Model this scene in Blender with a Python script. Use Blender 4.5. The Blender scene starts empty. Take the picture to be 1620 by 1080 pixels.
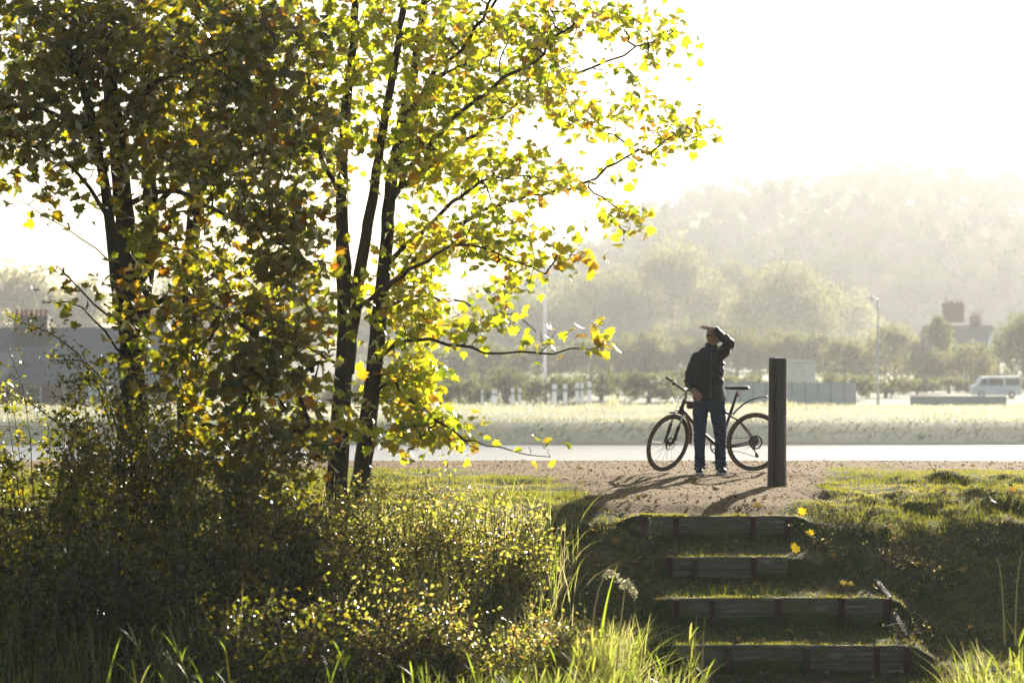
import bpy, bmesh, math, random
import numpy as np
from mathutils import Vector, Matrix, Euler

rng = np.random.default_rng(7)
random.seed(7)
SC = bpy.context.scene
COL = SC.collection
R = math.radians

# ------------------------------------------------------------------ camera, sky, sun, exposure
FPX, HORIZON, CAM_Z = 4020.0, 550.0, 1.49          # focal length in photo pixels, horizon row, eye height above the path
cam = bpy.data.cameras.new('camera')
cam.sensor_width = 36.0
cam.lens = FPX / 1620.0 * 36.0
cam.shift_y = 10.0 / 1620.0
cam.clip_start, cam.clip_end = 0.5, 6000.0
cam.dof.use_dof = True
cam.dof.focus_distance = 29.0
cam.dof.aperture_fstop = 2.5
camo = bpy.data.objects.new('camera', cam)
camo.location = (0, 0, CAM_Z)
camo.rotation_euler = (R(90), 0, 0)
COL.objects.link(camo)
SC.camera = camo

SUN_EL, SUN_AZ = 17.5, 20.0                        # degrees; azimuth measured from the view axis to the right
sd = Vector((math.sin(R(SUN_AZ)) * math.cos(R(SUN_EL)), math.cos(R(SUN_AZ)) * math.cos(R(SUN_EL)), math.sin(R(SUN_EL))))
w = bpy.data.worlds.new('World')
SC.world = w
w.use_nodes = True
nt = w.node_tree
sky = nt.nodes.new('ShaderNodeTexSky')
sky.sky_type = 'NISHITA'
sky.sun_disc = False
sky.sun_elevation = R(SUN_EL)
sky.sun_rotation = R(SUN_AZ)
sky.air_density, sky.dust_density, sky.ozone_density = 1.0, 1.0, 1.0
bg = nt.nodes['Background']
bg.inputs['Strength'].default_value = 0.05
nt.links.new(sky.outputs[0], bg.inputs[0])
sun = bpy.data.lights.new('sun', 'SUN')
sun.energy = 5.0
sun.angle = R(0.53)
sun.color = (1.0, 0.92, 0.78)
suno = bpy.data.objects.new('sun', sun)
suno.rotation_euler = sd.to_track_quat('Z', 'Y').to_euler()
suno.location = (20, 40, 30)
COL.objects.link(suno)
vs = SC.view_settings
SC.display_settings.display_device = 'sRGB'
vs.view_transform = 'Standard'
vs.look = 'None'
vs.exposure = 1.55
vs.gamma = 1.0
vs.use_curve_mapping = False
cy = SC.cycles
cy.use_denoising = True
cy.max_bounces = 7
cy.diffuse_bounces = 2
cy.glossy_bounces = 3
cy.transmission_bounces = 5
cy.volume_bounces = 1
cy.transparent_max_bounces = 8
cy.sample_clamp_indirect = 6.0
cy.caustics_reflective = False
cy.caustics_refractive = False


# ------------------------------------------------------------------ helpers
def P(px, py, d):
    """photo pixel at distance d -> place in the world"""
    return np.array([(px - 810.0) / FPX * d, d, CAM_Z - (py - HORIZON) / FPX * d])


def tag(o, label=None, cat=None, group=None, kind=None):
    if label: o['label'] = label
    if cat: o['category'] = cat
    if group: o['group'] = group
    if kind: o['kind'] = kind
    return o


def empty(name, loc=(0, 0, 0), rot=(0, 0, 0)):
    o = bpy.data.objects.new(name, None)
    o.location = [float(c) for c in loc]
    o.rotation_euler = rot
    o.empty_display_size = 0.1
    COL.objects.link(o)
    return o


def mesh_data(name, V, F, smooth=False, attr=None):
    """V (n,3); F list of faces, or an (m,k) array"""
    me = bpy.data.meshes.new(name)
    V = np.asarray(V, dtype=np.float32).reshape(-1, 3)
    if isinstance(F, np.ndarray):
        m, k = F.shape
        me.vertices.add(len(V)); me.vertices.foreach_set('co', V.ravel())
        me.loops.add(m * k); me.loops.foreach_set('vertex_index', F.astype(np.int32).ravel())
        me.polygons.add(m); me.polygons.foreach_set('loop_start', np.arange(0, m * k, k, dtype=np.int32))
        me.update(calc_edges=True)
    else:
        me.from_pydata(V.tolist(), [], [list(map(int, f)) for f in F])
        me.update()
    if smooth:
        me.polygons.foreach_set('use_smooth', np.ones(len(me.polygons), dtype=bool))
    if attr is not None:
        for an, av in attr.items():
            a = me.attributes.new(an, 'FLOAT', 'POINT')
            a.data.foreach_set('value', np.asarray(av, dtype=np.float32))
    return me


def obj(name, V, F, mat, parent=None, smooth=False, attr=None):
    me = mesh_data(name, V, F, smooth, attr)
    return link(name, me, mat, parent)


def link(name, me, mat=None, parent=None):
    if mat is not None and not me.materials:
        me.materials.append(mat)
    o = bpy.data.objects.new(name, me)
    COL.objects.link(o)
    if parent is not None:
        o.parent = parent
    return o


class MB:
    """collects several shapes into one mesh"""
    def __init__(self):
        self.V, self.F, self.n = [], [], 0

    def add(self, V, F):
        V = np.asarray(V, float).reshape(-1, 3)
        self.V.append(V)
        self.F += [[i + self.n for i in f] for f in F]
        self.n += len(V)
        return self

    def build(self, name, mat, parent=None, smooth=False):
        return obj(name, np.concatenate(self.V), self.F, mat, parent, smooth)


def box(c, s, rz=0.0, taper=1.0):
    x, y, z = [a / 2 for a in s]
    V = np.array([[-x, -y, -z], [x, -y, -z], [x, y, -z], [-x, y, -z], [-x * taper, -y * taper, z], [x * taper, -y * taper, z], [x * taper, y * taper, z], [-x * taper, y * taper, z]])
    c_, s_ = math.cos(rz), math.sin(rz)
    V = V @ np.array([[c_, s_, 0], [-s_, c_, 0], [0, 0, 1]]) + np.asarray(c, float)
    F = [[0, 3, 2, 1], [4, 5, 6, 7], [0, 1, 5, 4], [1, 2, 6, 5], [2, 3, 7, 6], [3, 0, 4, 7]]
    return V, F


def bevel_box(c, s, b=0.006, rz=0.0):
    """box with chamfered edges"""
    bm = bmesh.new()
    V, F = box((0, 0, 0), s)
    vs_ = [bm.verts.new(v) for v in V]
    for f in F: bm.faces.new([vs_[i] for i in f])
    bmesh.ops.bevel(bm, geom=list(bm.edges), offset=b, segments=1, affect='EDGES')
    bm.verts.index_update()
    V = np.array([v.co[:] for v in bm.verts]); F = [[v.index for v in f.verts] for f in bm.faces]
    bm.free()
    c_, s_ = math.cos(rz), math.sin(rz)
    return V @ np.array([[c_, s_, 0], [-s_, c_, 0], [0, 0, 1]]) + np.asarray(c, float), F


def frames(pts, ref=(1.0, 0.0, 0.0)):
    pts = np.asarray(pts, float)
    t = np.gradient(pts, axis=0)
    t /= np.linalg.norm(t, axis=1)[:, None] + 1e-12
    out = []
    u = np.asarray(ref, float)
    for k in range(len(pts)):
        u = u - t[k] * (u @ t[k])
        n = np.linalg.norm(u)
        if n < 1e-4:
            u = np.cross(t[k], (0.31, 0.77, 0.55)); n = np.linalg.norm(u)
        u = u / n
        out.append((u.copy(), np.cross(t[k], u)))
    return out


def tube(pts, radii, sides=8, ref=(1.0, 0.0, 0.0), caps=True, wob=0.0):
    pts = np.asarray(pts, float)
    fr = frames(pts, ref)
    V, F = [], []
    ang = np.linspace(0, 2 * np.pi, sides, endpoint=False)
    for k, (u, v) in enumerate(fr):
        r = radii[k] if hasattr(radii, '__len__') else radii
        ra, rb = r if hasattr(r, '__len__') else (r, r)
        m = 1.0 + (wob * rng.normal(size=sides) if wob else 0.0)
        V.append(pts[k] + (np.cos(ang) * ra * m)[:, None] * u + (np.sin(ang) * rb * m)[:, None] * v)
    V = np.concatenate(V)
    n = len(pts)
    for k in range(n - 1):
        for j in range(sides):
            a, b = k * sides + j, k * sides + (j + 1) % sides
            F.append([a, b, b + sides, a + sides])
    if caps:
        F.append(list(range(sides))[::-1])
        F.append([(n - 1) * sides + j for j in range(sides)])
    return V, F


def smooth_path(pts, n):
    """Catmull-Rom through the points"""
    pts = np.asarray(pts, float)
    p = np.vstack([2 * pts[0] - pts[1], pts, 2 * pts[-1] - pts[-2]])
    out = []
    for t in np.linspace(0, len(pts) - 1, n):
        i = min(int(t), len(pts) - 2); f = t - i
        a, b, c, d = p[i:i + 4]
        out.append(0.5 * (2 * b + (c - a) * f + (2 * a - 5 * b + 4 * c - d) * f * f + (3 * b - a - 3 * c + d) * f ** 3))
    return np.array(out)


_perm = rng.permutation(512)
_grad = rng.uniform(-1, 1, 512)


def vnoise(x, y, s=0):
    """smooth value noise, vectorised"""
    x = np.asarray(x, float); y = np.asarray(y, float)
    xi, yi = np.floor(x).astype(int), np.floor(y).astype(int)
    fx, fy = x - xi, y - yi
    fx, fy = fx * fx * (3 - 2 * fx), fy * fy * (3 - 2 * fy)
    h = lambda a, b: _grad[(_perm[(a + 37 * s) % 512] + b * 7 + s * 13) % 512]
    return (h(xi, yi) * (1 - fx) + h(xi + 1, yi) * fx) * (1 - fy) + (h(xi, yi + 1) * (1 - fx) + h(xi + 1, yi + 1) * fx) * fy


def fbm(x, y, s=0, o=4):
    return sum(vnoise(x * 2 ** k, y * 2 ** k, s + k) / 2 ** k for k in range(o))


def sstep(a, b, x):
    t = np.clip((x - a) / (b - a), 0, 1)
    return t * t * (3 - 2 * t)


# ------------------------------------------------------------------ materials
def new_mat(name):
    m = bpy.data.materials.new(name)
    m.use_nodes = True
    n = m.node_tree
    n.nodes.clear()
    out = n.nodes.new('ShaderNodeOutputMaterial')
    return m, n, out


def node(n, t, **kw):
    x = n.nodes.new(t)
    for k, v in kw.items():
        if k in ('operation', 'blend_type', 'data_type', 'attribute_name', 'noise_dimensions', 'feature'):
            setattr(x, k, v)
        else:
            x.inputs[k].default_value = v
    return x


def ramp(n, fac, stops):
    r = n.nodes.new('ShaderNodeValToRGB')
    while len(r.color_ramp.elements) < len(stops): r.color_ramp.elements.new(0.5)
    for e, (p, c) in zip(r.color_ramp.elements, stops):
        e.position = p; e.color = (*c, 1)
    n.links.new(fac, r.inputs['Fac'])
    return r.outputs['Color']


def solid(name, stops, scale=8.0, rough=0.6, bump=0.0, bscale=None, stretch=None, metallic=0.0, spec=0.4, bdist=0.01, detail=5.0):
    """Principled surface whose colour runs through `stops` along a noise"""
    m, n, out = new_mat(name)
    bs = node(n, 'ShaderNodeBsdfPrincipled')
    bs.inputs['Roughness'].default_value = rough
    bs.inputs['Metallic'].default_value = metallic
    bs.inputs['Specular IOR Level'].default_value = spec
    tc = n.nodes.new('ShaderNodeTexCoord')
    mp = n.nodes.new('ShaderNodeMapping')
    n.links.new(tc.outputs['Object'], mp.inputs['Vector'])
    if stretch: mp.inputs['Scale'].default_value = stretch
    ns = node(n, 'ShaderNodeTexNoise', Scale=scale, Detail=detail, Roughness=0.6)
    n.links.new(mp.outputs[0], ns.inputs['Vector'])
    if len(stops) == 1: stops = [(0.3, tuple(c * 0.8 for c in stops[0])), (0.7, tuple(min(1, c * 1.15) for c in stops[0]))]
    n.links.new(ramp(n, ns.outputs['Fac'], stops), bs.inputs['Base Color'])
    if bump:
        nb = node(n, 'ShaderNodeTexNoise', Scale=bscale or scale * 4, Detail=6.0, Roughness=0.65)
        n.links.new(mp.outputs[0], nb.inputs['Vector'])
        b = node(n, 'ShaderNodeBump', Strength=bump, Distance=bdist)
        n.links.new(nb.outputs['Fac'], b.inputs['Height'])
        n.links.new(b.outputs[0], bs.inputs['Normal'])
    n.links.new(bs.outputs[0], out.inputs[0])
    return m


def leafy(name, refl, trans, tmix=0.5, gloss=0.06, rough=0.4, use_obj=False):
    """thin leaf: reflects one colour, lets another through; the tint attribute (or the object's own random) picks along the ramps"""
    m, n, out = new_mat(name)
    if use_obj:
        fac = n.nodes.new('ShaderNodeObjectInfo').outputs['Random']
    else:
        fac = node(n, 'ShaderNodeAttribute', attribute_name='tint').outputs['Fac']
    d = n.nodes.new('ShaderNodeBsdfDiffuse'); t = n.nodes.new('ShaderNodeBsdfTranslucent')
    n.links.new(ramp(n, fac, refl), d.inputs['Color'])
    n.links.new(ramp(n, fac, trans), t.inputs['Color'])
    mx = node(n, 'ShaderNodeMixShader', Fac=tmix)
    n.links.new(d.outputs[0], mx.inputs[1]); n.links.new(t.outputs[0], mx.inputs[2])
    g = node(n, 'ShaderNodeBsdfGlossy', Roughness=rough)
    g.inputs['Color'].default_value = (0.9, 0.9, 0.9, 1)
    fr = node(n, 'ShaderNodeFresnel', IOR=1.42)
    mu = node(n, 'ShaderNodeMath', operation='MULTIPLY'); mu.inputs[1].default_value = gloss / 0.06 * 0.6
    n.links.new(fr.outputs[0], mu.inputs[0])
    m2 = n.nodes.new('ShaderNodeMixShader')
    n.links.new(mu.outputs[0], m2.inputs[0]); n.links.new(mx.outputs[0], m2.inputs[1]); n.links.new(g.outputs[0], m2.inputs[2])
    n.links.new(m2.outputs[0], out.inputs[0])
    return m


M = {}
# maple leaves: green, yellow and a few browned ones
MAPLE_R = [(0.0, (0.040, 0.065, 0.012)), (0.45, (0.085, 0.115, 0.015)), (0.8, (0.15, 0.13, 0.015)), (1.0, (0.14, 0.07, 0.015))]
MAPLE_T = [(0.0, (0.30, 0.42, 0.015)), (0.45, (0.74, 0.78, 0.02)), (0.8, (0.90, 0.72, 0.025)), (1.0, (0.72, 0.34, 0.02))]
M['maple'] = leafy('maple_leaf', MAPLE_R, MAPLE_T, 0.68)
M['maple_single'] = leafy('maple_leaf_single', MAPLE_R, MAPLE_T, 0.68, use_obj=True)
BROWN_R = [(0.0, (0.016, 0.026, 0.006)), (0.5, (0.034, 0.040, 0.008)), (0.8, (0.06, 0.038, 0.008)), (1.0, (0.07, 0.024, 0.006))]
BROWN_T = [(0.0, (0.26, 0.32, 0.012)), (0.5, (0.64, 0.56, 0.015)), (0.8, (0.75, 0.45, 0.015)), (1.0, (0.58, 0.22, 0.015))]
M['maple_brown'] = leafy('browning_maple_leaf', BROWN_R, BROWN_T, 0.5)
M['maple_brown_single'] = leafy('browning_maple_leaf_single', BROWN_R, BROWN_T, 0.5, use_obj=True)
M['fallen'] = leafy('fallen_leaf', [(0.0, (0.16, 0.13, 0.06)), (0.4, (0.26, 0.19, 0.05)), (0.7, (0.30, 0.20, 0.03)), (1.0, (0.17, 0.085, 0.04))],
                    [(0.0, (0.2, 0.16, 0.05)), (0.5, (0.75, 0.5, 0.03)), (1.0, (0.6, 0.25, 0.03))], 0.35, gloss=0.02, rough=.6, use_obj=True)
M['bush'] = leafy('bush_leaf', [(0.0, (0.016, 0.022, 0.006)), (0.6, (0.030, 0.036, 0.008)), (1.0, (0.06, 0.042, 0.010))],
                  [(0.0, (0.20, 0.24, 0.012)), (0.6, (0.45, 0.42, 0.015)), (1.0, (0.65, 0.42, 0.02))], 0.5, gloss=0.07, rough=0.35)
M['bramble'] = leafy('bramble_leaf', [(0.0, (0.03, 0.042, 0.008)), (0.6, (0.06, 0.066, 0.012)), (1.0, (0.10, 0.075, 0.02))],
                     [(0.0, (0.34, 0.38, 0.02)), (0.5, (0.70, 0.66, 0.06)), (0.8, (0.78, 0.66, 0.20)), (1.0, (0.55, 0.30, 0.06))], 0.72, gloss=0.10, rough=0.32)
M['weed'] = leafy('weed_leaf', [(0.0, (0.04, 0.05, 0.012)), (0.6, (0.09, 0.085, 0.03)), (1.0, (0.16, 0.12, 0.06))], [(0.0, (0.25, 0.28, 0.03)), (1.0, (0.5, 0.4, 0.15))], 0.5, gloss=.012, rough=.6)
M['lawn'] = leafy('grass_blade', [(0.0, (0.028, 0.036, 0.008)), (0.7, (0.058, 0.062, 0.014)), (1.0, (0.14, 0.11, 0.045))],
                  [(0.0, (0.26, 0.28, 0.02)), (0.7, (0.52, 0.47, 0.05)), (1.0, (0.62, 0.50, 0.18))], 0.5, gloss=0.015, rough=.6)
M['reed'] = leafy('tall_grass_blade', [(0.0, (0.05, 0.08, 0.014)), (0.6, (0.10, 0.12, 0.03)), (1.0, (0.26, 0.21, 0.10))],
                  [(0.0, (0.28, 0.40, 0.02)), (0.6, (0.48, 0.52, 0.06)), (1.0, (0.62, 0.52, 0.26))], 0.62, gloss=0.010, rough=0.5)
M['dull_grass'] = leafy('dull_grass', [(0.0, (0.17, 0.19, 0.12)), (1.0, (0.28, 0.29, 0.20))], [(0.0, (0.20, 0.23, 0.10)), (1.0, (0.32, 0.33, 0.16))], 0.4, gloss=.01)  # far bank grass, lightened to stand in for mist over the water
M['tube'] = leafy('white_tube', [(0.0, (.72, .72, .72)), (1.0, (.78, .78, .78))], [(0.0, (.6, .62, .64)), (1.0, (.7, .72, .74))], 0.6, gloss=.03)
M['straw'] = leafy('straw', [(0.0, (0.16, 0.16, 0.09)), (1.0, (0.30, 0.27, 0.17))], [(0.0, (0.46, 0.45, 0.24)), (1.0, (0.68, 0.62, 0.38))], 0.5)
M['far_leaf'] = leafy('distant_leaf', [(0.0, (0.055, 0.072, 0.026)), (0.6, (0.10, 0.12, 0.042)), (1.0, (0.17, 0.155, 0.06))],
                      [(0.0, (0.15, 0.18, 0.06)), (0.6, (0.26, 0.27, 0.09)), (1.0, (0.38, 0.35, 0.15))], 0.5, gloss=.0)
M['far_wood'] = leafy('hill_wood_leaf', [(0.0, (0.035, 0.048, 0.022)), (0.6, (0.055, 0.068, 0.03)), (1.0, (0.09, 0.088, 0.04))], [(0.0, (0.06, 0.075, 0.03)), (0.6, (0.11, 0.125, 0.05)), (1.0, (0.18, 0.17, 0.08))], 0.4, gloss=.0)
M['far_green'] = leafy('distant_green_leaf', [(0.0, (0.04, 0.06, 0.02)), (1.0, (0.09, 0.11, 0.035))],
                       [(0.0, (0.14, 0.19, 0.05)), (1.0, (0.30, 0.34, 0.08))], 0.45, gloss=.0)
M['bark'] = solid('bark', [(0.3, (0.022, 0.018, 0.013)), (0.55, (0.055, 0.045, 0.03)), (0.75, (0.06, 0.065, 0.03))], 6, 0.9, 0.9, 30, (1, 1, 0.25), bdist=0.02, spec=0.2)
M['twig'] = solid('twig_bark', [(0.3, (0.035, 0.025, 0.016)), (0.7, (0.075, 0.055, 0.035))], 12, 0.8, spec=0.2)
M['wood_post'] = solid('weathered_post', [(0.36, (0.012, 0.009, 0.006)), (0.47, (0.036, 0.026, 0.018)), (0.56, (0.062, 0.046, 0.033)), (0.66, (0.12, 0.092, 0.066))], 11, 0.5, 1.0, 20, (1, 1, 0.09), bdist=0.014, spec=0.35)
M['plank'] = solid('weathered_plank', [(0.28, (0.040, 0.032, 0.021)), (0.42, (0.155, 0.125, 0.085)), (0.53, (0.085, 0.080, 0.034)), (0.72, (0.29, 0.245, 0.185))], 7, 0.8, 0.7, 30, (0.25, 1, 2.2), bdist=0.006, spec=0.25)
M['stake'] = solid('red_brown_stake', [(0.3, (0.030, 0.013, 0.010)), (0.7, (0.075, 0.032, 0.022))], 9, 0.8, 0.5, 30, (2, 2, 0.3), bdist=0.005, spec=0.25)


def ground_mat():
    m, n, out = new_mat('bank_ground')
    bs = node(n, 'ShaderNodeBsdfPrincipled', Roughness=0.95)
    bs.inputs['Specular IOR Level'].default_value = 0.15
    geo = n.nodes.new('ShaderNodeNewGeometry')
    at = node(n, 'ShaderNodeAttribute', attribute_name='dirt')
    n1 = node(n, 'ShaderNodeTexNoise', Scale=3.0, Detail=6.0, Roughness=0.65)
    n2 = node(n, 'ShaderNodeTexNoise', Scale=22.0, Detail=7.0, Roughness=0.7)
    vo = node(n, 'ShaderNodeTexVoronoi', Scale=38.0)
    for x in (n1, n2, vo): n.links.new(geo.outputs['Position'], x.inputs['Vector'])
    soil = ramp(n, n2.outputs['Fac'], [(0.25, (0.085, 0.046, 0.016)), (0.5, (0.20, 0.122, 0.045)), (0.75, (0.32, 0.21, 0.085))])
    moss = ramp(n, n1.outputs['Fac'], [(0.25, (0.030, 0.034, 0.012)), (0.5, (0.052, 0.062, 0.016)), (0.75, (0.095, 0.085, 0.035))])
    # the border between soil and turf is broken up by fine noise
    ad = node(n, 'ShaderNodeMath', operation='MULTIPLY_ADD')
    n.links.new(n2.outputs['Fac'], ad.inputs[0]); ad.inputs[1].default_value = 1.1
    sub = node(n, 'ShaderNodeMath', operation='SUBTRACT'); sub.inputs[1].default_value = 0.55
    n.links.new(at.outputs['Fac'], sub.inputs[0])
    n.links.new(sub.outputs[0], ad.inputs[2])
    cl = node(n, 'ShaderNodeMapRange'); cl.inputs['From Min'].default_value = 0.35; cl.inputs['From Max'].default_value = 0.65
    n.links.new(ad.outputs[0], cl.inputs['Value'])
    mx = node(n, 'ShaderNodeMix', data_type='RGBA')
    n.links.new(cl.outputs[0], mx.inputs[0]); n.links.new(moss, mx.inputs[6]); n.links.new(soil, mx.inputs[7])
    n.links.new(mx.outputs[2], bs.inputs['Base Color'])
    b1 = node(n, 'ShaderNodeBump', Strength=0.9, Distance=0.025)
    b2 = node(n, 'ShaderNodeBump', Strength=0.8, Distance=0.02)
    n.links.new(n2.outputs['Fac'], b1.inputs['Height']); n.links.new(vo.outputs['Distance'], b2.inputs['Height'])
    n.links.new(b1.outputs[0], b2.inputs['Normal']); n.links.new(b2.outputs[0], bs.inputs['Normal'])
    n.links.new(bs.outputs[0], out.inputs[0])
    return m


M['ground'] = ground_mat()


def far_ground_mat():
    m, n, out = new_mat('meadow_ground')
    bs = node(n, 'ShaderNodeBsdfPrincipled', Roughness=0.95)
    bs.inputs['Specular IOR Level'].default_value = 0.1
    geo = n.nodes.new('ShaderNodeNewGeometry')
    n1 = node(n, 'ShaderNodeTexNoise', Scale=0.35, Detail=8.0, Roughness=0.7)
    n.links.new(geo.outputs['Position'], n1.inputs['Vector'])
    # the wood on the hill stands on dark leaf mould
    sp = n.nodes.new('ShaderNodeSeparateXYZ'); n.links.new(geo.outputs['Position'], sp.inputs[0])
    mr = node(n, 'ShaderNodeMapRange'); mr.inputs['From Min'].default_value = 560; mr.inputs['From Max'].default_value = 640
    n.links.new(sp.outputs['Y'], mr.inputs['Value'])
    mx = node(n, 'ShaderNodeMix', data_type='RGBA')
    n.links.new(mr.outputs[0], mx.inputs[0])
    n.links.new(ramp(n, n1.outputs['Fac'], [(0.3, (0.19, 0.20, 0.13)), (0.55, (0.26, 0.265, 0.18)), (0.75, (0.35, 0.33, 0.24))]), mx.inputs[6])  # meadow colours, lightened to stand in for mist at the far bank
    mx.inputs[7].default_value = (0.05, 0.048, 0.03, 1)
    n.links.new(mx.outputs[2], bs.inputs['Base Color'])
    b1 = node(n, 'ShaderNodeBump', Strength=0.15, Distance=0.03)
    n2 = node(n, 'ShaderNodeTexNoise', Scale=2.5, Detail=3.0)
    n.links.new(geo.outputs['Position'], n2.inputs['Vector'])
    n.links.new(n2.outputs['Fac'], b1.inputs['Height']); n.links.new(b1.outputs[0], bs.inputs['Normal'])
    n.links.new(bs.outputs[0], out.inputs[0])
    return m


M['far_ground'] = far_ground_mat()


def water_mat():
    m, n, out = new_mat('water')
    bs = node(n, 'ShaderNodeBsdfPrincipled', Roughness=0.3, IOR=1.33)
    bs.inputs['Base Color'].default_value = (0.20, 0.20, 0.185, 1)
    bs.inputs['Specular IOR Level'].default_value = 0.5
    geo = n.nodes.new('ShaderNodeNewGeometry')
    mp = n.nodes.new('ShaderNodeMapping'); mp.inputs['Scale'].default_value = (0.5, 1.6, 1)
    n.links.new(geo.outputs['Position'], mp.inputs['Vector'])
    n1 = node(n, 'ShaderNodeTexNoise', Scale=2.2, Detail=5.0, Roughness=0.6)
    n.links.new(mp.outputs[0], n1.inputs['Vector'])
    b = node(n, 'ShaderNodeBump', Strength=0.45, Distance=0.2)
    n.links.new(n1.outputs['Fac'], b.inputs['Height']); n.links.new(b.outputs[0], bs.inputs['Normal'])
    n.links.new(bs.outputs[0], out.inputs[0])
    return m


M['water'] = water_mat()

# ------------------------------------------------------------------ the lie of the land
STEP_D = [25.0, 24.0, 23.0, 22.0]
STEP_Z = [-0.16, -0.48, -0.77, -1.08]
STEP_RISE = [0.23, 0.20, 0.25, 0.245]
STEP_X = [(1.275, 2.736), (1.46, 2.61), (1.44, 3.40), (1.42, 3.44)]
BANK_Y = [-60, 2, 6, 10, 18, 20, 21, 22, 23, 24, 25, 25.8, 26.6, 28, 29, 33.6, 34.2, 35.5, 38, 42, 84, 85.3, 88.9, 90.5, 104, 118, 132, 300]
BANK_Z = [0, 0, -1.0, -1.7, -1.62, -1.47, -1.40, -1.24, -0.97, -0.62, -0.27, -0.10, -0.045, -0.02, 0, 0, -0.12, -0.8, -1.95, -2.7, -2.7, -1.95, -1.09, -1.02, -1.06, -1.16, -2.2, -2.2]
STEP_Y = [20.0, 21.98, 22.0, 22.012, 22.03, 22.97, 23.0, 23.012, 23.03, 23.97, 24.0, 24.012, 24.03, 24.97, 25.0, 25.012, 25.05]
STEPP_Z = [-1.47, -1.33, -1.325, -1.10, -1.095, -1.03, -1.02, -0.79, -0.785, -0.69, -0.68, -0.50, -0.495, -0.40, -0.39, -0.175, -0.17]


def ridge_line(x, y):
    """rise of the wooded hill behind the meadow"""
    px = 810 + x / np.maximum(y, 1) * FPX
    top = np.interp(px, [-2600, -600, 300, 700, 880, 1000, 1110, 1250, 1420, 1620, 2400, 4200], [11, 8, 6, 6, 22, 42, 54, 58, 63, 60, 52, 30])
    return top


def H(x, y):
    x = np.asarray(x, float); y = np.asarray(y, float)
    z = np.interp(y, BANK_Y, BANK_Z)
    near = sstep(19, 21, y) * (1 - sstep(33.0, 34.0, y))
    lump = 0.046 * fbm(x * 1.3 + 3, y * 1.1, 1, 3) + 0.014 * fbm(x * 4.1, y * 3.7, 5, 3)
    path = sstep(29.2, 30.4, y)
    calm = (1 - 0.82 * path) * (1 - 0.6 * sstep(1.0, 1.5, x) * (1 - sstep(2.9, 3.3, x)) * sstep(24.9, 25.3, y))
    # lumpier turf on the crest right of the bollard
    lump = lump * (1 + 1.0 * sstep(3.0, 3.8, x) * sstep(24.5, 25.5, y) * (1 - path))
    z = z + near * calm * lump
    # stepped part
    L = np.interp(y, [22, 24.0, 24.5, 25], [1.36, 1.40, 1.34, 1.22])
    Rr = np.interp(y, [22, 23.4, 23.9, 25], [3.48, 3.46, 2.76, 2.78])
    ws = sstep(L - 0.22, L, x) * (1 - sstep(Rr, Rr + 0.22, x)) * sstep(20.0, 21.2, y) * (1 - sstep(25.05, 25.6, y))
    zs = np.interp(y, STEP_Y, STEPP_Z) + 0.014 * fbm(x * 4, y * 4, 9, 3)
    z = z * (1 - ws) + zs * ws
    # far side
    far = sstep(118, 150, y)
    z = z + far * np.interp(x, [-60, -8, 6, 60], [-3.2, -3.0, -1.0, -1.0])
    z = z + 0.05 * fbm(x * 0.2, y * 0.2, 11, 2) * sstep(86, 90, y) * (1 - sstep(130, 160, y))
    z = z + ridge_line(x, y) * sstep(560, 1040, y)
    return z


def dirt_mask(x, y):
    e = 0.5 * fbm(x * 1.3, y * 1.1, 21, 4)
    band = sstep(30.8, 31.6, y + .9 * e) * (1 - sstep(33.5, 34.1, y))
    xl = np.interp(y, [24.0, 25, 26, 28, 29.5, 30.6], [1.3, 1.15, 1.05, 0.75, 0.5, 0.0])
    xr = np.interp(y, [24.0, 25, 26, 28, 29.5, 30.6], [2.65, 2.7, 2.75, 3.15, 3.5, 4.0])
    patch = sstep(-0.3, 0.25, x - xl + e) * sstep(-0.3, 0.25, xr - x + e) * sstep(24.98, 25.1, y) * (1 - sstep(31.5, 32.5, y))
    soil = 0.42 * sstep(0.15, 0.6, fbm(x * 1.7, y * 1.4, 31, 3)) * (1 - sstep(25, 26, y))
    return np.maximum(np.maximum(band, patch), soil)


def on_ground(px, py):
    """first place where the sight line through a photo pixel meets the near ground"""
    ds = np.linspace(18, 33.5, 1200)
    p = np.stack([(px - 810) / FPX * ds, ds, CAM_Z - (py - HORIZON) / FPX * ds], 1)
    hit = np.nonzero(p[:, 2] <= H(p[:, 0], p[:, 1]))[0]
    q = p[hit[0]] if len(hit) else p[-1]
    return np.array([q[0], q[1], float(H(q[0], q[1]))])


def grid_mesh(xs, ys, keep=None):
    X, Y = np.meshgrid(xs, ys)
    Z = H(X, Y)
    V = np.stack([X, Y, Z], -1).reshape(-1, 3)
    nx = len(xs)
    i, j = np.meshgrid(np.arange(nx - 1), np.arange(len(ys) - 1))
    a = (j * nx + i).ravel()
    F = np.stack([a, a + 1, a + nx + 1, a + nx], 1)
    if keep is not None:
        cx, cy_ = (X[:-1, :-1] + X[1:, 1:]) / 2, (Y[:-1, :-1] + Y[1:, 1:]) / 2
        F = F[keep(cx, cy_).ravel()]
    return V, F


def compact(V, F):
    u, inv = np.unique(F.ravel(), return_inverse=True)
    return V[u], inv.reshape(F.shape)


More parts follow.
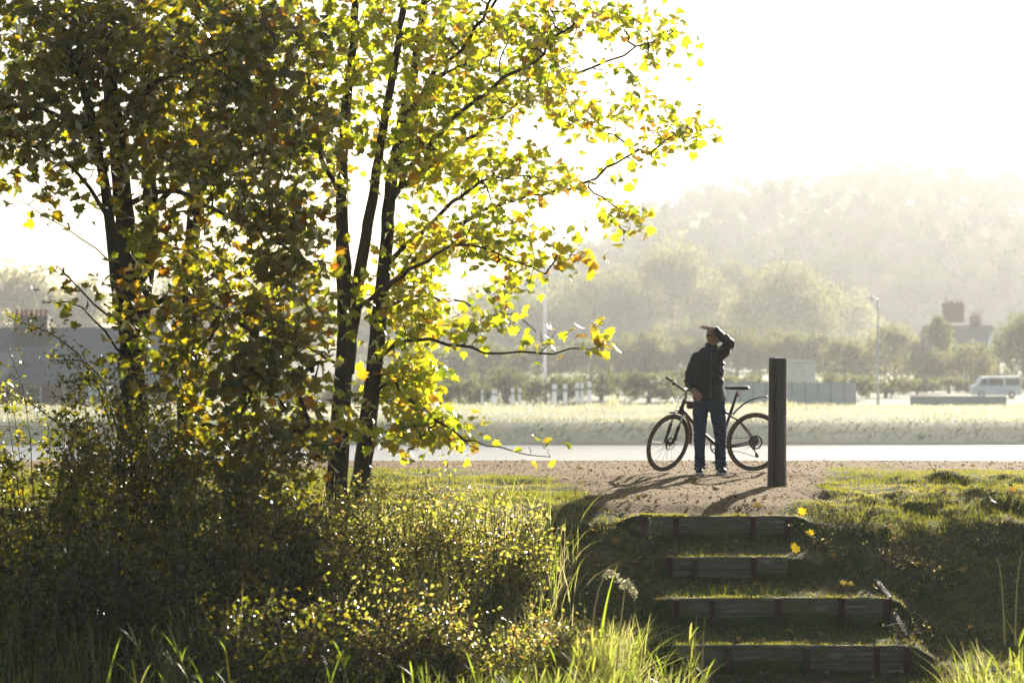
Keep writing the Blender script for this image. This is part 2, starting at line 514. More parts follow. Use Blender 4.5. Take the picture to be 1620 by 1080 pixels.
xs = np.arange(-12, 12.001, 0.08)
ys = np.unique(np.round(np.concatenate([np.arange(14, 40.001, 0.08)] + [[d + 0.004, d + 0.016, d + 0.04] for d in STEP_D]), 4))
V, F = grid_mesh(xs, ys)
fc = V[F].mean(1)
isp = dirt_mask(fc[:, 0], fc[:, 1]) > 0.5
isp &= fc[:, 1] > 25.05
for nm, sel in (('bank', ~isp), ('path', isp)):
    v, f = compact(V, F[sel])
    o = obj(nm, v, f, M['ground'], smooth=True, attr={'dirt': dirt_mask(v[:, 0], v[:, 1])})
    tag(o, kind='structure')
xs2 = np.unique(np.concatenate([-np.geomspace(12, 2400, 70), np.arange(-12, 12.01, 1.5), np.geomspace(12, 2400, 70)]))
ys2 = np.unique(np.concatenate([[-400, -100, -40, -10, 0, 4, 8, 11, 14], np.arange(14, 40.1, 2), np.arange(40, 84, 4), np.arange(84, 135, 0.8), np.geomspace(135, 3000, 70)]))
V, F = grid_mesh(xs2, ys2, lambda a, b: ~((np.abs(a) < 12) & (b > 14) & (b < 40)))
V, F = compact(V, F)
tag(obj('ground', V, F, M['far_ground'], smooth=True), kind='structure')
V, F = grid_mesh(np.linspace(-300, 300, 3), np.array([35.0, 60, 92.0]))
V[:, 2] = -1.8
tag(obj('water', V, F, M['water']), kind='structure')

# ------------------------------------------------------------------ timber steps
def timber_step(k, cuts, stakes, side, label):
    d, zt, rise = STEP_D[k], STEP_Z[k], STEP_RISE[k]
    x0, x1 = STEP_X[k]
    t = tag(empty('timber_step', ((x0 + x1) / 2, d, zt - rise)), label, 'step', 'timber edged steps up the bank')
    o = np.array([(x0 + x1) / 2, d, zt - rise])
    hh = (rise + 0.05) / 2
    for row in range(2):
        ends = [x0] + [P(c, 0, d)[0] for c in cuts] + [x1]
        for a, b in zip(ends[:-1], ends[1:]):
            c = np.array([(a + b) / 2, d + 0.025 + random.uniform(-.004, .004), zt - hh * (row + 0.5) + random.uniform(-.003, .003)])
            v, f = bevel_box(c - o, (b - a - 0.006, 0.045, hh - 0.007), 0.005)
            v[:, 2] += 0.008 * np.sin(v[:, 0] * 3 + k) * 0.5
            obj('plank', v, f, M['plank'], t)
    for s in stakes:
        x = P(s, 0, d)[0]
        top = zt + random.uniform(-0.02, 0.005)
        v, f = bevel_box(np.array([x, d - 0.026, top - (rise + 0.12) / 2]) - o, (0.052, 0.048, rise + 0.12), 0.005)
        v[:, 0] += (v[:, 2]) * random.uniform(-.05, .05)
        obj('stake', v, f, M['stake'], t)
    for (a, b) in side:
        a, b = np.array(a) - o, np.array(b) - o
        hgt = 0.2
        n_ = np.array([0.02, 0, 0])
        Vv = np.array([a - n_, a + n_, b + n_, b - n_])
        Vv = np.vstack([Vv - [0, 0, hgt], Vv])
        obj('side_board', Vv, [[0, 3, 2, 1], [4, 5, 6, 7], [0, 1, 5, 4], [1, 2, 6, 5], [2, 3, 7, 6], [3, 0, 4, 7]], M['plank'], t)
    return t


timber_step(0, [1070, 1190], [1019, 1070, 1190, 1246], [], 'topmost short timber step holding back the gravel patch below the bollard')
timber_step(1, [1100, 1192], [1060, 1100, 1192], [], 'second timber step from the top, half hidden by moss and shade')
timber_step(2, [1126, 1230, 1332], [1070, 1126, 1230, 1332, 1402], [((3.425, 23.03, -0.765), (3.40, 23.75, -0.66)), ((3.47, 22.35, -1.03), (3.44, 22.98, -0.86))],
            'wide grey timber step with five stakes, third from the top')
timber_step(3, [1153, 1275, 1387], [1153, 1275, 1387, 1434], [], 'lowest wide timber step partly behind the sunlit grass')

# ------------------------------------------------------------------ bollard
def bollard():
    b = P(1229, 767, 28.0)
    b[2] = H(b[0], b[1])
    top = P(1230, 566, 28.0)
    hgt = top[2] - b[2]
    root = tag(empty('bollard', b), 'thick round dark timber bollard standing right of the bicycle', 'bollard')
    zs = [-0.3, 0.0, 0.04, 0.3, 0.7, 1.1, hgt - 0.02, hgt - 0.006, hgt]
    rs = [.107, .107, .1045, .102, .100, .0985, .0975, .0945, .088]
    pts = [(0.007 * z, 0, z) for z in zs]
    zz = np.concatenate([[-.3, 0], np.linspace(.03, hgt - .03, 26), [hgt - .02, hgt - .006, hgt]])
    S = 96
    v, f = tube([(0.007 * z, 0, z) for z in zz], np.interp(zz, zs, rs), S)
    vv = v.reshape(len(zz), S, 3)
    for q in range(15):                                   # drying cracks and worn flats
        a0 = rng.integers(0, S); z0, z1 = sorted(rng.uniform(-.1, hgt + .1, 2)); dp = rng.uniform(.004, .013); wd_ = 1
        for i_, z in enumerate(zz):
            if z0 < z < z1 and i_ < len(zz) - 1:
                k_ = (a0 + int(2 * math.sin(z * 5 + q))) % S
                vv[i_, k_, :2] = vv[i_, k_, :2] * (1 - dp / .1)
    vv[:, :, :2] *= (1 + .012 * fbm(np.tile(np.arange(S) * .35, (len(zz), 1)), zz[:, None] * 1.2 + np.zeros((1, S)), 33, 3))[:, :, None]
    vv[-3:, :, 2] += .006 * vnoise(np.arange(S) * .4, np.zeros(S), 35)[None]
    obj('post', v, f[:-1], M['wood_post'], root, smooth=False)
    # end grain top
    ang = np.linspace(0, 2 * np.pi, 40, endpoint=False)
    vv = [[0.007 * hgt, 0, hgt + .004]] + [[0.007 * hgt + .088 * math.cos(a), .088 * math.sin(a), hgt] for a in ang]
    obj('end_grain', vv, [[0, 1 + i, 1 + (i + 1) % 40] for i in range(40)], solid('end_grain', [(0.3, (.18, .14, .09)), (.7, (.32, .26, .17))], 20, .8), root)


bollard()

# ------------------------------------------------------------------ leaves and trees
def leaf_shape(kind):
    half = [(0.20, -0.09), (0.27, 0.09), (0.53, 0.17), (0.38, 0.35), (0.50, 0.64), (0.25, 0.57), (0.18, 0.74)]
    if kind == 1:
        half = [(0.16, -0.04), (0.30, 0.12), (0.47, 0.10), (0.41, 0.33), (0.56, 0.58), (0.28, 0.52), (0.21, 0.78)]
    if kind == 2:
        half = [(0.24, -0.12), (0.28, 0.05), (0.55, 0.22), (0.36, 0.38), (0.42, 0.68), (0.24, 0.60), (0.15, 0.70)]
    pts = [(0, 0.02)] + half + [(0, 1.0)] + [(-x, y) for x, y in half[::-1]]
    pts = np.array(pts)
    fold = {0: 0.25, 1: -0.18, 2: 0.45}[kind]
    curl = {0: -0.30, 1: 0.28, 2: -0.45}[kind]
    z = fold * np.abs(pts[:, 0]) + curl * (pts[:, 1] - 0.35) ** 2
    V = np.vstack([[0, 0.35, 0], np.column_stack([pts, z])])
    n = len(pts)
    F = np.array([[0, 1 + i, 1 + (i + 1) % n] for i in range(n)])
    # a stalk
    k = len(V)
    V = np.vstack([V, [[0.012, 0.02, 0], [-0.012, 0.02, 0], [0.0, -0.42, -0.10]]])
    F = np.vstack([F, [[k, k + 1, k + 2]]])
    return V - [0, 0.0, 0], F


LEAVES = [leaf_shape(k) for k in range(3)]


def rot_mats(n, upbias=0.5, hang=0.6):
    """random leaf frames: the leaf plane's normal leans to the sky, the tip hangs outwards and down"""
    nrm = rng.normal(size=(n, 3)); nrm[:, 2] = np.abs(nrm[:, 2]) * 0.8 + upbias
    nrm /= np.linalg.norm(nrm, axis=1)[:, None]
    tip = rng.normal(size=(n, 3)); tip[:, 2] -= hang
    tip -= nrm * (tip * nrm).sum(1)[:, None]
    tip /= np.linalg.norm(tip, axis=1)[:, None]
    side = np.cross(tip, nrm)
    return np.stack([side, tip, nrm], axis=2)          # columns: x, y, z of the leaf


def facing_mats(nrm, jit=.45):
    n = len(nrm)
    nrm = nrm + rng.normal(size=(n, 3)) * jit
    nrm /= np.linalg.norm(nrm, axis=1)[:, None]
    tip = rng.normal(size=(n, 3)); tip -= nrm * (tip * nrm).sum(1)[:, None]
    tip /= np.linalg.norm(tip, axis=1)[:, None]
    return np.stack([np.cross(tip, nrm), tip, nrm], axis=2)


def scatter(shapes, pos, mats, size, tint, kinds):
    Vs, Fs, Ts, n = [], [], [], 0
    for k, (v, f) in enumerate(shapes):
        s = np.nonzero(kinds == k)[0]
        if not len(s): continue
        W = np.einsum('nij,vj->nvi', mats[s], v) * size[s][:, None, None] + pos[s][:, None, :]
        Vs.append(W.reshape(-1, 3)); Ts.append(np.repeat(tint[s], len(v)))
        Fs.append((f[None] + (np.arange(len(s)) * len(v))[:, None, None]).reshape(-1, f.shape[1]) + n)
        n += len(s) * len(v)
    return np.concatenate(Vs), np.concatenate(Fs), np.concatenate(Ts)


def sun_side(pos):
    return pos @ np.array(sd)


class Tree:
    def __init__(self, name, label, base, leafmat, singlemat, group=None):
        self.base = np.array(base, float)
        self.root = tag(empty(name, base), label, 'tree', group)
        self.nodes, self.depth, self.lim = [], [], []
        self.leafmat, self.singlemat = leafmat, singlemat

    def limb(self, pts, r0, r1, name='branch', sides=10, wig=0.03):
        """pts: (px, py, d) along the limb, as places in the world"""
        p = np.array([P(*q) for q in pts])
        if self.nodes and name == 'branch':
            nd = np.array(self.nodes)
            near = nd[np.argmin(((nd - p[0]) ** 2).sum(1))]
            if np.linalg.norm(near - p[0]) < 0.6: p[0] = near
        ln = np.linalg.norm(np.diff(p, axis=0), axis=1).sum()
        n = max(6, int(ln / 0.14))
        q = smooth_path(p, n)
        q[1:] += rng.normal(size=(n - 1, 3)) * wig * np.linspace(.3, 1, n - 1)[:, None]
        t = np.linspace(0, 1, n)
        r = r0 + (r1 - r0) * t ** 0.85
        if name == 'trunk' and pts[0][1] > 750: r[:3] *= [1.35, 1.15, 1.05]
        v, f = tube(q - self.base, r, sides, wob=0.05)
        obj(name, v, f, M['bark'] if r0 > 0.03 else M['twig'], self.root, smooth=True)
        for x in q[1:]:
            self.nodes.append(x); self.depth.append(0.0)
        self.lim.append(q)

    def crown(self, blobs, per=16, size=(0.10, 0.16), sigma=0.17, tint=(0.5, 0.22), nobj=300, upbias=0.5):
        """blobs: (px, py, d, rx px, ry px, rd m, clusters)"""
        C = []
        for (px, py, d, rx, ry, rd, n) in blobs:
            c = P(px, py, d); rr = np.array([rx / FPX * d, rd, ry / FPX * d])
            u = rng.normal(size=(n, 3)); u /= np.linalg.norm(u, axis=1)[:, None]
            C.append(c + u * (rng.uniform(0, 1, n) ** 0.45)[:, None] * rr)
        C = np.concatenate(C)
        N0 = len(self.nodes)
        nodes = np.zeros((N0 + len(C) * 4, 3)); nodes[:N0] = self.nodes
        dep = np.zeros(len(nodes)); par = -np.ones(len(nodes), int); cnt = np.zeros(len(nodes))
        dist = np.array([((nodes[:N0] - c) ** 2).sum(1).min() for c in C])
        m = N0
        chains = []
        for c in C[np.argsort(dist)]:
            dd = np.linalg.norm(nodes[:m] - c, axis=1)
            cost = dd + 0.22 * dep[:m] + 0.35 * np.maximum(0, nodes[:m, 2] - c[2])
            k = int(np.argmin(cost))
            a = nodes[k]; L = dd[k]
            ch = [k]
            bow = rng.normal(size=3) * 0.07 * L; bow[2] += 0.06 * L
            for j in range(4):
                t = (j + 1) / 4
                nodes[m] = a + (c - a) * t + bow * math.sin(math.pi * t) + rng.normal(size=3) * 0.012
                dep[m] = dep[k] + L * t; par[m] = ch[-1]; ch.append(m); m += 1
            chains.append(ch)
        for i in range(m - 1, N0 - 1, -1):
            cnt[i] += 0.25
            if par[i] >= N0: cnt[par[i]] += cnt[i]
        mb_v, mb_f, n = [], [], 0
        for ch in chains:
            p = nodes[ch] - self.base
            rr = [min(0.022, 0.0032 * math.sqrt(max(1.0, cnt[i] if i >= N0 else cnt[ch[1]]))) for i in ch]
            v, f = tube(p, rr, 4, caps=False)
            mb_v.append(v); mb_f.append(np.array(f) + n); n += len(v)
        tw = obj('twigs', np.concatenate(mb_v), np.concatenate(mb_f), M['twig'], self.root, smooth=True)
        tag(tw, kind='stuff')
        # leaves round the end of every twig, and some along it
        pos, tn = [], []
        for ch in chains:
            k = max(2, int(rng.poisson(per)))
            c, b = nodes[ch[-1]], nodes[ch[2]]
            t = rng.uniform(0, 1, k) ** 0.5
            q = b + (c - b) * t[:, None] + rng.normal(size=(k, 3)) * sigma * np.array([1, 1, 0.75])
            pos.append(q); tn.append(np.full(k, rng.normal(0, 0.16)))
        pos = np.concatenate(pos); tn = np.concatenate(tn)
        n = len(pos)
        tn = np.clip(tint[0] + tn + rng.normal(0, tint[1], n), 0, 1)
        sz = rng.uniform(size[0], size[1], n)
        mats = rot_mats(n, upbias)
        kinds = rng.integers(0, 3, n)
        # the leaves that show largest become parts of their own
        px = 810 + pos[:, 0] / pos[:, 1] * FPX; py = HORIZON - (pos[:, 2] - CAM_Z) / pos[:, 1] * FPX
        inf = (px > 5) & (px < 1615) & (py > 5) & (py < 1000)
        facing = np.abs(np.einsum('ni,ni->n', mats[:, :, 2], pos / np.linalg.norm(pos, axis=1)[:, None]))
        score = np.where(inf, sz * (0.4 + facing) * 24 / pos[:, 1] ** 1.0, 0) - 0.02 * (pos[:, 1] - pos[:, 1].min())
        pick = np.argsort(-score)[:nobj]
        rest = np.setdiff1d(np.arange(n), pick)
        v, f, t = scatter(LEAVES, pos[rest] - self.base, mats[rest], sz[rest], tn[rest], kinds[rest])
        tag(obj('foliage', v, f, self.leafmat, self.root, attr={'tint': t}), kind='stuff')
        for i in pick:
            o = bpy.data.objects.new('leaf', LEAF_MESH[self.singlemat][kinds[i]])
            COL.objects.link(o)
            mt = Matrix(mats[i].tolist()).to_4x4() @ Matrix.Scale(float(sz[i]), 4)
            mt.translation = Vector((pos[i] - self.base).tolist())
            o.parent = self.root
            o.matrix_basis = mt
        return n


LEAF_MESH = {}
M['golden'] = leafy('golden_leaf', [(0.0, (0.36, 0.25, 0.02)), (1.0, (0.40, 0.26, 0.02))], [(0.0, (0.85, 0.62, 0.02)), (1.0, (0.9, 0.6, 0.02))], 0.5, gloss=.02, use_obj=True)
for mk in ('maple_single', 'maple_brown_single', 'fallen', 'golden'):
    LEAF_MESH[mk] = []
    for k in range(3):
        me = mesh_data('leaf', LEAVES[k][0], LEAVES[k][1])
        me.materials.append(M[mk])
        LEAF_MESH[mk].append(me)

# right hand maple: two stems close together, long limbs reaching out over the bank
b = on_ground(540, 800); B0 = np.array([P(540, 0, 26.0)[0], 26.0, float(H(P(540, 0, 26.0)[0], 26.0)) - .05])
TB = Tree('maple_tree', 'bright yellow-green maple with two bare dark stems, reaching out over the bank', B0, M['maple'], 'maple_single')
TB.limb([(530, 815, 26.0), (537, 690, 26.0), (545, 560, 25.95), (545, 440, 25.9), (540, 330, 25.9), (545, 200, 25.9), (560, 60, 25.8), (566, -120, 25.8)], .118, .03, 'trunk', 14, .008)
TB.limb([(548, 590, 25.97), (560, 500, 26.0), (574, 400, 26.05), (592, 300, 26.1), (606, 200, 26.1), (628, 80, 26.1), (642, -20, 26.2), (655, -160, 26.3)], .078, .025, 'trunk', 12, .008)
TB.limb([(566, 812, 26.25), (580, 690, 26.25), (597, 540, 26.2), (609, 410, 26.2), (617, 310, 26.2), (632, 215, 26.2), (655, 110, 26.3), (672, 0, 26.35), (690, -160, 26.4)], .105, .03, 'trunk', 14, .008)
TB.limb([(612, 330, 26.2), (650, 262, 26.0), (704, 204, 25.7), (770, 142, 25.3), (860, 78, 25.0), (915, 30, 24.8)], .036, .010)
TB.limb([(640, 300, 26.1), (700, 250, 26.4), (749, 212, 26.5), (826, 163, 26.7), (975, 92, 26.9), (1060, 50, 27.0)], .030, .007)
TB.limb([(606, 420, 26.2), (650, 380, 26.0), (724, 314, 25.7), (777, 282, 25.6), (840, 276, 25.4)], .032, .008)
TB.limb([(600, 470, 26.2), (690, 380, 26.4), (781, 326, 26.6), (870, 302, 26.8), (960, 272, 27.0), (1040, 228, 27.1), (1115, 214, 27.2)], .030, .006)
TB.limb([(590, 555, 26.2), (640, 540, 26.0), (700, 543, 25.8), (760, 555, 25.7), (830, 560, 25.6), (905, 561, 25.5), (955, 545, 25.4)], .024, .006)
TB.limb([(580, 610, 26.2), (622, 604, 25.9), (655, 640, 25.6), (700, 672, 25.4), (745, 698, 25.2), (800, 715, 25.1), (870, 722, 25.0)], .022, .004)
TB.limb([(565, 500, 26.0), (605, 455, 25.7), (660, 420, 25.4), (730, 388, 25.1), (800, 405, 24.9), (860, 430, 24.8)], .026, .006)
TB.limb([(548, 590, 25.95), (510, 560, 25.6), (480, 545, 25.3)], .020, .008)
TB.limb([(632, 215, 26.2), (690, 110, 26.6), (760, 30, 27.0), (850, -60, 27.4)], .034, .012)
TB.limb([(640, 190, 26.2), (720, 90, 25.6), (800, -30, 25.0)], .030, .012)
TB.limb([(600, 500, 26.2), (655, 470, 26.4), (700, 470, 26.6), (760, 490, 26.7), (850, 520, 26.8)], .022, .006)
TB.limb([(575, 640, 26.2), (600, 600, 26.5), (640, 590, 26.8), (680, 600, 27.0)], .018, .006)
TB.limb([(545, 330, 25.9), (510, 240, 25.6), (490, 150, 25.4), (480, 40, 25.3)], .030, .010)
nB = TB.crown([
    (700, 50, 26.0, 150, 90, 1.3, 105), (560, 60, 25.6, 90, 120, 1.0, 70), (840, 60, 25.6, 110, 70, 1.1, 48), (930, 40, 25.4, 70, 40, .7, 14), (1045, 55, 27.0, 55, 40, .4, 20), (985, 20, 26.6, 60, 30, .5, 10),
    (780, 150, 25.8, 150, 60, 1.1, 66), (920, 160, 26.6, 110, 60, .8, 26), (1000, 190, 27.0, 90, 26, .5, 14), (1085, 215, 27.2, 45, 20, .3, 12), (1010, 255, 27.1, 30, 30, .3, 6),
    (660, 210, 26.0, 110, 80, 1.0, 74), (720, 280, 25.9, 90, 50, .8, 36), (830, 270, 25.8, 90, 45, .7, 30), (985, 340, 26.9, 26, 22, .2, 11), (900, 290, 26.8, 50, 26, .4, 7),
    (760, 375, 25.4, 110, 50, .7, 42), (880, 405, 25.0, 44, 24, .3, 9), (660, 380, 26.0, 70, 60, .7, 28), (800, 440, 25.4, 60, 30, .4, 12),
    (650, 480, 26.2, 56, 70, .7, 58), (780, 505, 26.5, 60, 18, .4, 11), (730, 520, 25.9, 40, 26, .4, 9), (865, 528, 25.7, 30, 14, .2, 4), (952, 538, 25.4, 26, 16, .2, 4),
    (650, 590, 26.4, 56, 54, .7, 60), (660, 670, 25.8, 62, 45, .6, 50), (720, 690, 25.3, 36, 24, .3, 9), (845, 712, 25.0, 20, 10, .2, 2), (560, 450, 25.7, 50, 60, .4, 9), (500, 520, 25.3, 30, 30, .4, 6),
    (520, 250, 25.6, 50, 60, .6, 22), (545, 640, 25.4, 40, 34, .3, 7), (540, 690, 25.3, 40, 25, .3, 7),
    (720, -120, 26.2, 240, 110, 1.6, 60), (900, -80, 26.4, 120, 60, 1.2, 14)],
    per=6.0, size=(0.075, 0.135), sigma=0.13, tint=(0.50, 0.22))

# big left hand maple, browning
x0 = P(215, 0, 25.2)[0]
A0 = np.array([x0, 25.2, float(H(x0, 25.2)) - .05])
TA = Tree('maple_tree', 'large browning maple with several thick shaded stems behind the dark thicket', A0, M['maple_brown'], 'maple_brown_single')
TA.limb([(215, 890, 25.2), (212, 760, 25.2), (210, 600, 25.2), (206, 450, 25.2), (196, 330, 25.2), (182, 200, 25.1), (168, 60, 25.1), (160, -140, 25.0)], .175, .05, 'trunk', 16, .008)
TA.limb([(212, 570, 25.25), (222, 480, 25.4), (236, 380, 25.5), (236, 270, 25.6), (230, 120, 25.6), (228, -120, 25.6)], .125, .045, 'trunk', 14, .008)
TA.limb([(204, 560, 25.1), (185, 450, 24.9), (172, 340, 24.8), (153, 225, 24.7), (122, 110, 24.6), (75, 10, 24.5), (40, -90, 24.5)], .07, .025, 'trunk', 12, .008)
TA.limb([(172, 340, 24.8), (130, 280, 24.6), (70, 235, 24.4), (10, 210, 24.2)], .026, .008)
TA.limb([(150, 215, 24.7), (100, 190, 24.5), (40, 160, 24.3), (-30, 140, 24.2)], .03, .01)
TA.limb([(180, 200, 25.1), (250, 130, 24.6), (330, 90, 24.1), (420, 40, 23.8)], .035, .012)
TA.limb([(236, 330, 25.5), (300, 280, 25.0), (380, 250, 24.6), (470, 235, 24.3)], .035, .012)
TA.limb([(196, 330, 25.2), (270, 300, 24.7), (340, 330, 24.2), (420, 370, 23.9), (500, 420, 23.7)], .033, .010)
TA.limb([(208, 500, 25.2), (280, 470, 24.7), (360, 500, 24.2), (450, 550, 23.9), (505, 590, 23.8)], .033, .010)
TA.limb([(190, 505, 25.1), (150, 480, 24.8), (100, 430, 24.5), (85, 424, 24.4)], .014, .004)
TA.limb([(200, 560, 25.1), (160, 520, 24.8), (115, 480, 24.6), (75, 475, 24.5)], .014, .004)
TA.limb([(176, 420, 24.9), (140, 385, 24.7), (60, 335, 24.5), (0, 312, 24.4)], .009, .003)
nA = TA.crown([
    (60, 60, 24.6, 130, 110, 1.2, 110), (60, 190, 24.4, 110, 80, .9, 70), (40, 250, 24.3, 60, 40, .5, 16), (85, 300, 24.6, 26, 30, .3, 6), (150, 320, 24.6, 20, 26, .3, 3),
    (230, 60, 24.8, 130, 110, 1.3, 125), (230, 200, 24.8, 110, 90, 1.0, 90), (390, 70, 24.2, 130, 110, 1.1, 110), (420, 200, 24.3, 120, 80, 1.0, 100), (350, 270, 24.5, 110, 60, .9, 56),
    (280, 380, 24.4, 60, 60, .7, 30), (440, 340, 23.9, 90, 46, .7, 44), (460, 420, 23.8, 70, 36, .6, 26), (330, 460, 24.3, 90, 60, .8, 44), (430, 520, 24.0, 90, 50, .7, 42),
    (260, 560, 24.3, 60, 70, .6, 26), (370, 600, 24.1, 100, 60, .8, 46), (470, 580, 23.9, 50, 40, .5, 16), (200, 470, 24.6, 40, 60, .4, 12), (440, 680, 24.2, 80, 44, .7, 28), (330, 690, 24.2, 80, 40, .7, 24), (100, 432, 24.5, 30, 12, .2, 2), (95, 478, 24.6, 30, 10, .2, 2), (470, 700, 24.0, 50, 40, .5, 14), (390, 745, 23.9, 80, 30, .6, 16), (290, 730, 24.0, 60, 40, .5, 14),
    (230, -130, 24.8, 300, 130, 1.8, 100), (20, -100, 24.6, 150, 100, 1.2, 40)],
    per=6.6, size=(0.085, 0.15), sigma=0.17, tint=(0.34, 0.24))

# third maple between them, a little further back
x0 = P(292, 0, 27.0)[0]
C0 = np.array([x0, 27.0, float(H(x0, 27.0)) - .05])
TC = Tree('maple_tree', 'slimmer maple with one dark stem standing between the two larger maples', C0, M['maple'], 'maple_single')
TC.limb([(290, 790, 27.0), (296, 640, 27.0), (301, 500, 27.0), (304, 380, 27.0), (314, 270, 27.0), (328, 160, 27.0), (333, 30, 27.0), (338, -140, 27.0)], .115, .04, 'trunk', 14, .008)
TC.limb([(312, 280, 27.0), (350, 190, 27.1), (380, 90, 27.2), (410, -20, 27.3)], .05, .02)
TC.limb([(302, 470, 27.0), (360, 420, 27.2), (430, 400, 27.4), (500, 390, 27.5)], .035, .01)
TC.limb([(308, 330, 27.0), (380, 280, 27.3), (460, 250, 27.6), (530, 240, 27.8)], .035, .01)
TC.limb([(298, 600, 27.0), (350, 540, 27.2), (420, 520, 27.3), (500, 500, 27.4)], .03, .01)
nC = TC.crown([
    (330, 60, 27.2, 110, 110, 1.3, 60), (450, 60, 27.4, 130, 110, 1.3, 70), (470, 200, 27.6, 120, 70, 1.0, 56), (300, 200, 27.2, 80, 80, .9, 30),
    (420, 330, 27.5, 100, 50, .8, 24), (430, 430, 27.4, 90, 46, .7, 22), (400, 530, 27.3, 100, 50, .8, 26), (480, 500, 27.4, 40, 30, .5, 8), (390, 640, 27.3, 90, 60, .7, 22), (410, -120, 27.3, 200, 110, 1.5, 40)],
    per=5.0, size=(0.075, 0.13), sigma=0.17, tint=(0.45, 0.2))
print('maple leaves', nA, nB, nC)

# ------------------------------------------------------------------ bushes and thickets
DIA = (np.array([[0, -0.02, 0], [0.30, 0.38, 0.10], [0, 1.0, -0.12], [-0.30, 0.38, 0.10]]), np.array([[0, 1, 2], [0, 2, 3]]))


def bush(name, label, px, d, hw, dep, hgt, nst, mat, ls, per=11, twig=5, tint=(.45, .25), arch=0.25, group=None, lean=0.0):
    x0 = P(px, 0, d)[0]
    base = np.array([x0, d, float(H(x0, d)) - 0.03])
    root = tag(empty(name, base), label, 'bush', group)
    tv, tf, n = [], [], 0
    pos, tn = [], []
    for i in range(nst):
        a = rng.uniform(0, 2 * np.pi); q = rng.uniform(0, 1) ** 0.5
        b0 = np.array([q * hw * .55 * math.cos(a), q * dep * .55 * math.sin(a), 0.0])
        b0[2] = float(H(x0 + b0[0], d + b0[1])) - base[2] - .03
        a2 = a + rng.normal(0, .5)
        up = hgt * rng.uniform(.45, 1.0) * (1 - .35 * q)
        tip = np.array([b0[0] + hw * rng.uniform(.1, .6) * math.cos(a2) + lean * up, b0[1] + dep * rng.uniform(.1, .6) * math.sin(a2), b0[2] + up])
        mid = (b0 + tip) / 2 + np.array([0, 0, arch * up]) + rng.normal(size=3) * .06
        t = np.linspace(0, 1, 7)[:, None]
        p = (1 - t) ** 2 * b0 + 2 * t * (1 - t) * mid + t ** 2 * tip + rng.normal(size=(7, 3)) * .012
        v, f = tube(p, np.linspace(.006, .002, 7), 4, caps=False)
        tv.append(v); tf.append(np.array(f) + n); n += len(v)
        c_t = rng.normal(0, .14)
        for k in range(twig):
            s = p[rng.integers(1, 7)]
            e = s + rng.normal(size=3) * np.array([.16, .14, .12]) + np.array([0, 0, .05])
            v, f = tube(np.array([s, (s + e) / 2 + rng.normal(size=3) * .02, e]), [.004, .003, .0015], 3, caps=False)
            tv.append(v); tf.append(np.array(f) + n); n += len(v)
            m = max(1, rng.poisson(per))
            u = rng.uniform(0, 1.05, m)[:, None]
            pos.append(s + (e - s) * u + rng.normal(size=(m, 3)) * .045)
            tn.append(np.full(m, c_t))
    tag(obj('stems', np.concatenate(tv), tf if False else [list(x) for y in tf for x in y], M['twig'], root, smooth=True), kind='stuff')
    pos = np.concatenate(pos); tn = np.concatenate(tn); m = len(pos)
    gz = H(pos[:, 0] + x0, pos[:, 1] + d) - base[2]
    pos[:, 2] = np.maximum(pos[:, 2], gz + 0.01)
    v, f, t = scatter([DIA], pos, rot_mats(m, .4, .3), rng.uniform(ls * .7, ls * 1.3, m), np.clip(tint[0] + tn + rng.normal(0, tint[1], m), 0, 1), np.zeros(m, int))
    tag(obj('foliage', v, f, M[mat], root, attr={'tint': t}), kind='stuff')
    return root


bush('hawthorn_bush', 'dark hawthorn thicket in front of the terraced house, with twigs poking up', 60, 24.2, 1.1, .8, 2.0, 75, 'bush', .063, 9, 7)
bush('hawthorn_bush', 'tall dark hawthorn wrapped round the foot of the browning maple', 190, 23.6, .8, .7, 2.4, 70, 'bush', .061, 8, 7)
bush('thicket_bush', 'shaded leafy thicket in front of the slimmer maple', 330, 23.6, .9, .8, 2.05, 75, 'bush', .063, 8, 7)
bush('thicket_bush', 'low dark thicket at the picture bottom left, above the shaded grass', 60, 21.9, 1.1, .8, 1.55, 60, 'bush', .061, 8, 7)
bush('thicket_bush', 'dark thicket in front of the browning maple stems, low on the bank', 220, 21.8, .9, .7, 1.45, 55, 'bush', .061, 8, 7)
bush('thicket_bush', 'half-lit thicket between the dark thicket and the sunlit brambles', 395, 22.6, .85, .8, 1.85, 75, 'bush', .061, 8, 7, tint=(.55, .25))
bush('bramble_bush', 'sunlit bramble bush at the foot of the two-stemmed maple', 500, 23.4, .8, .8, 1.45, 55, 'bramble', .043, 12, 6, arch=.4)
bush('bramble_bush', 'sunlit bramble bush just right of the two-stemmed maple', 645, 23.8, .8, .7, 1.10, 46, 'bramble', .043, 12, 6, arch=.4)
bush('bramble_bush', 'outermost sunlit bramble bush, nearest the timber steps', 780, 23.4, .7, .8, .92, 39, 'bramble', .043, 12, 6, arch=.45)
bush('bramble_bush', 'low bramble in front of the sunlit bushes, above the bright grass', 600, 21.4, .95, .7, .95, 43, 'bramble', .043, 12, 6, arch=.4, tint=(.6, .25))
bush('bramble_bush', 'low bramble spilling towards the timber steps, above the bright grass', 800, 21.4, .85, .6, .80, 36, 'bramble', .043, 12, 6, arch=.45, tint=(.65, .25))
bush('bramble_bush', 'low dark bramble below the half-lit thicket', 430, 20.8, .8, .6, .95, 45, 'bush', .058, 8, 6, arch=.4)


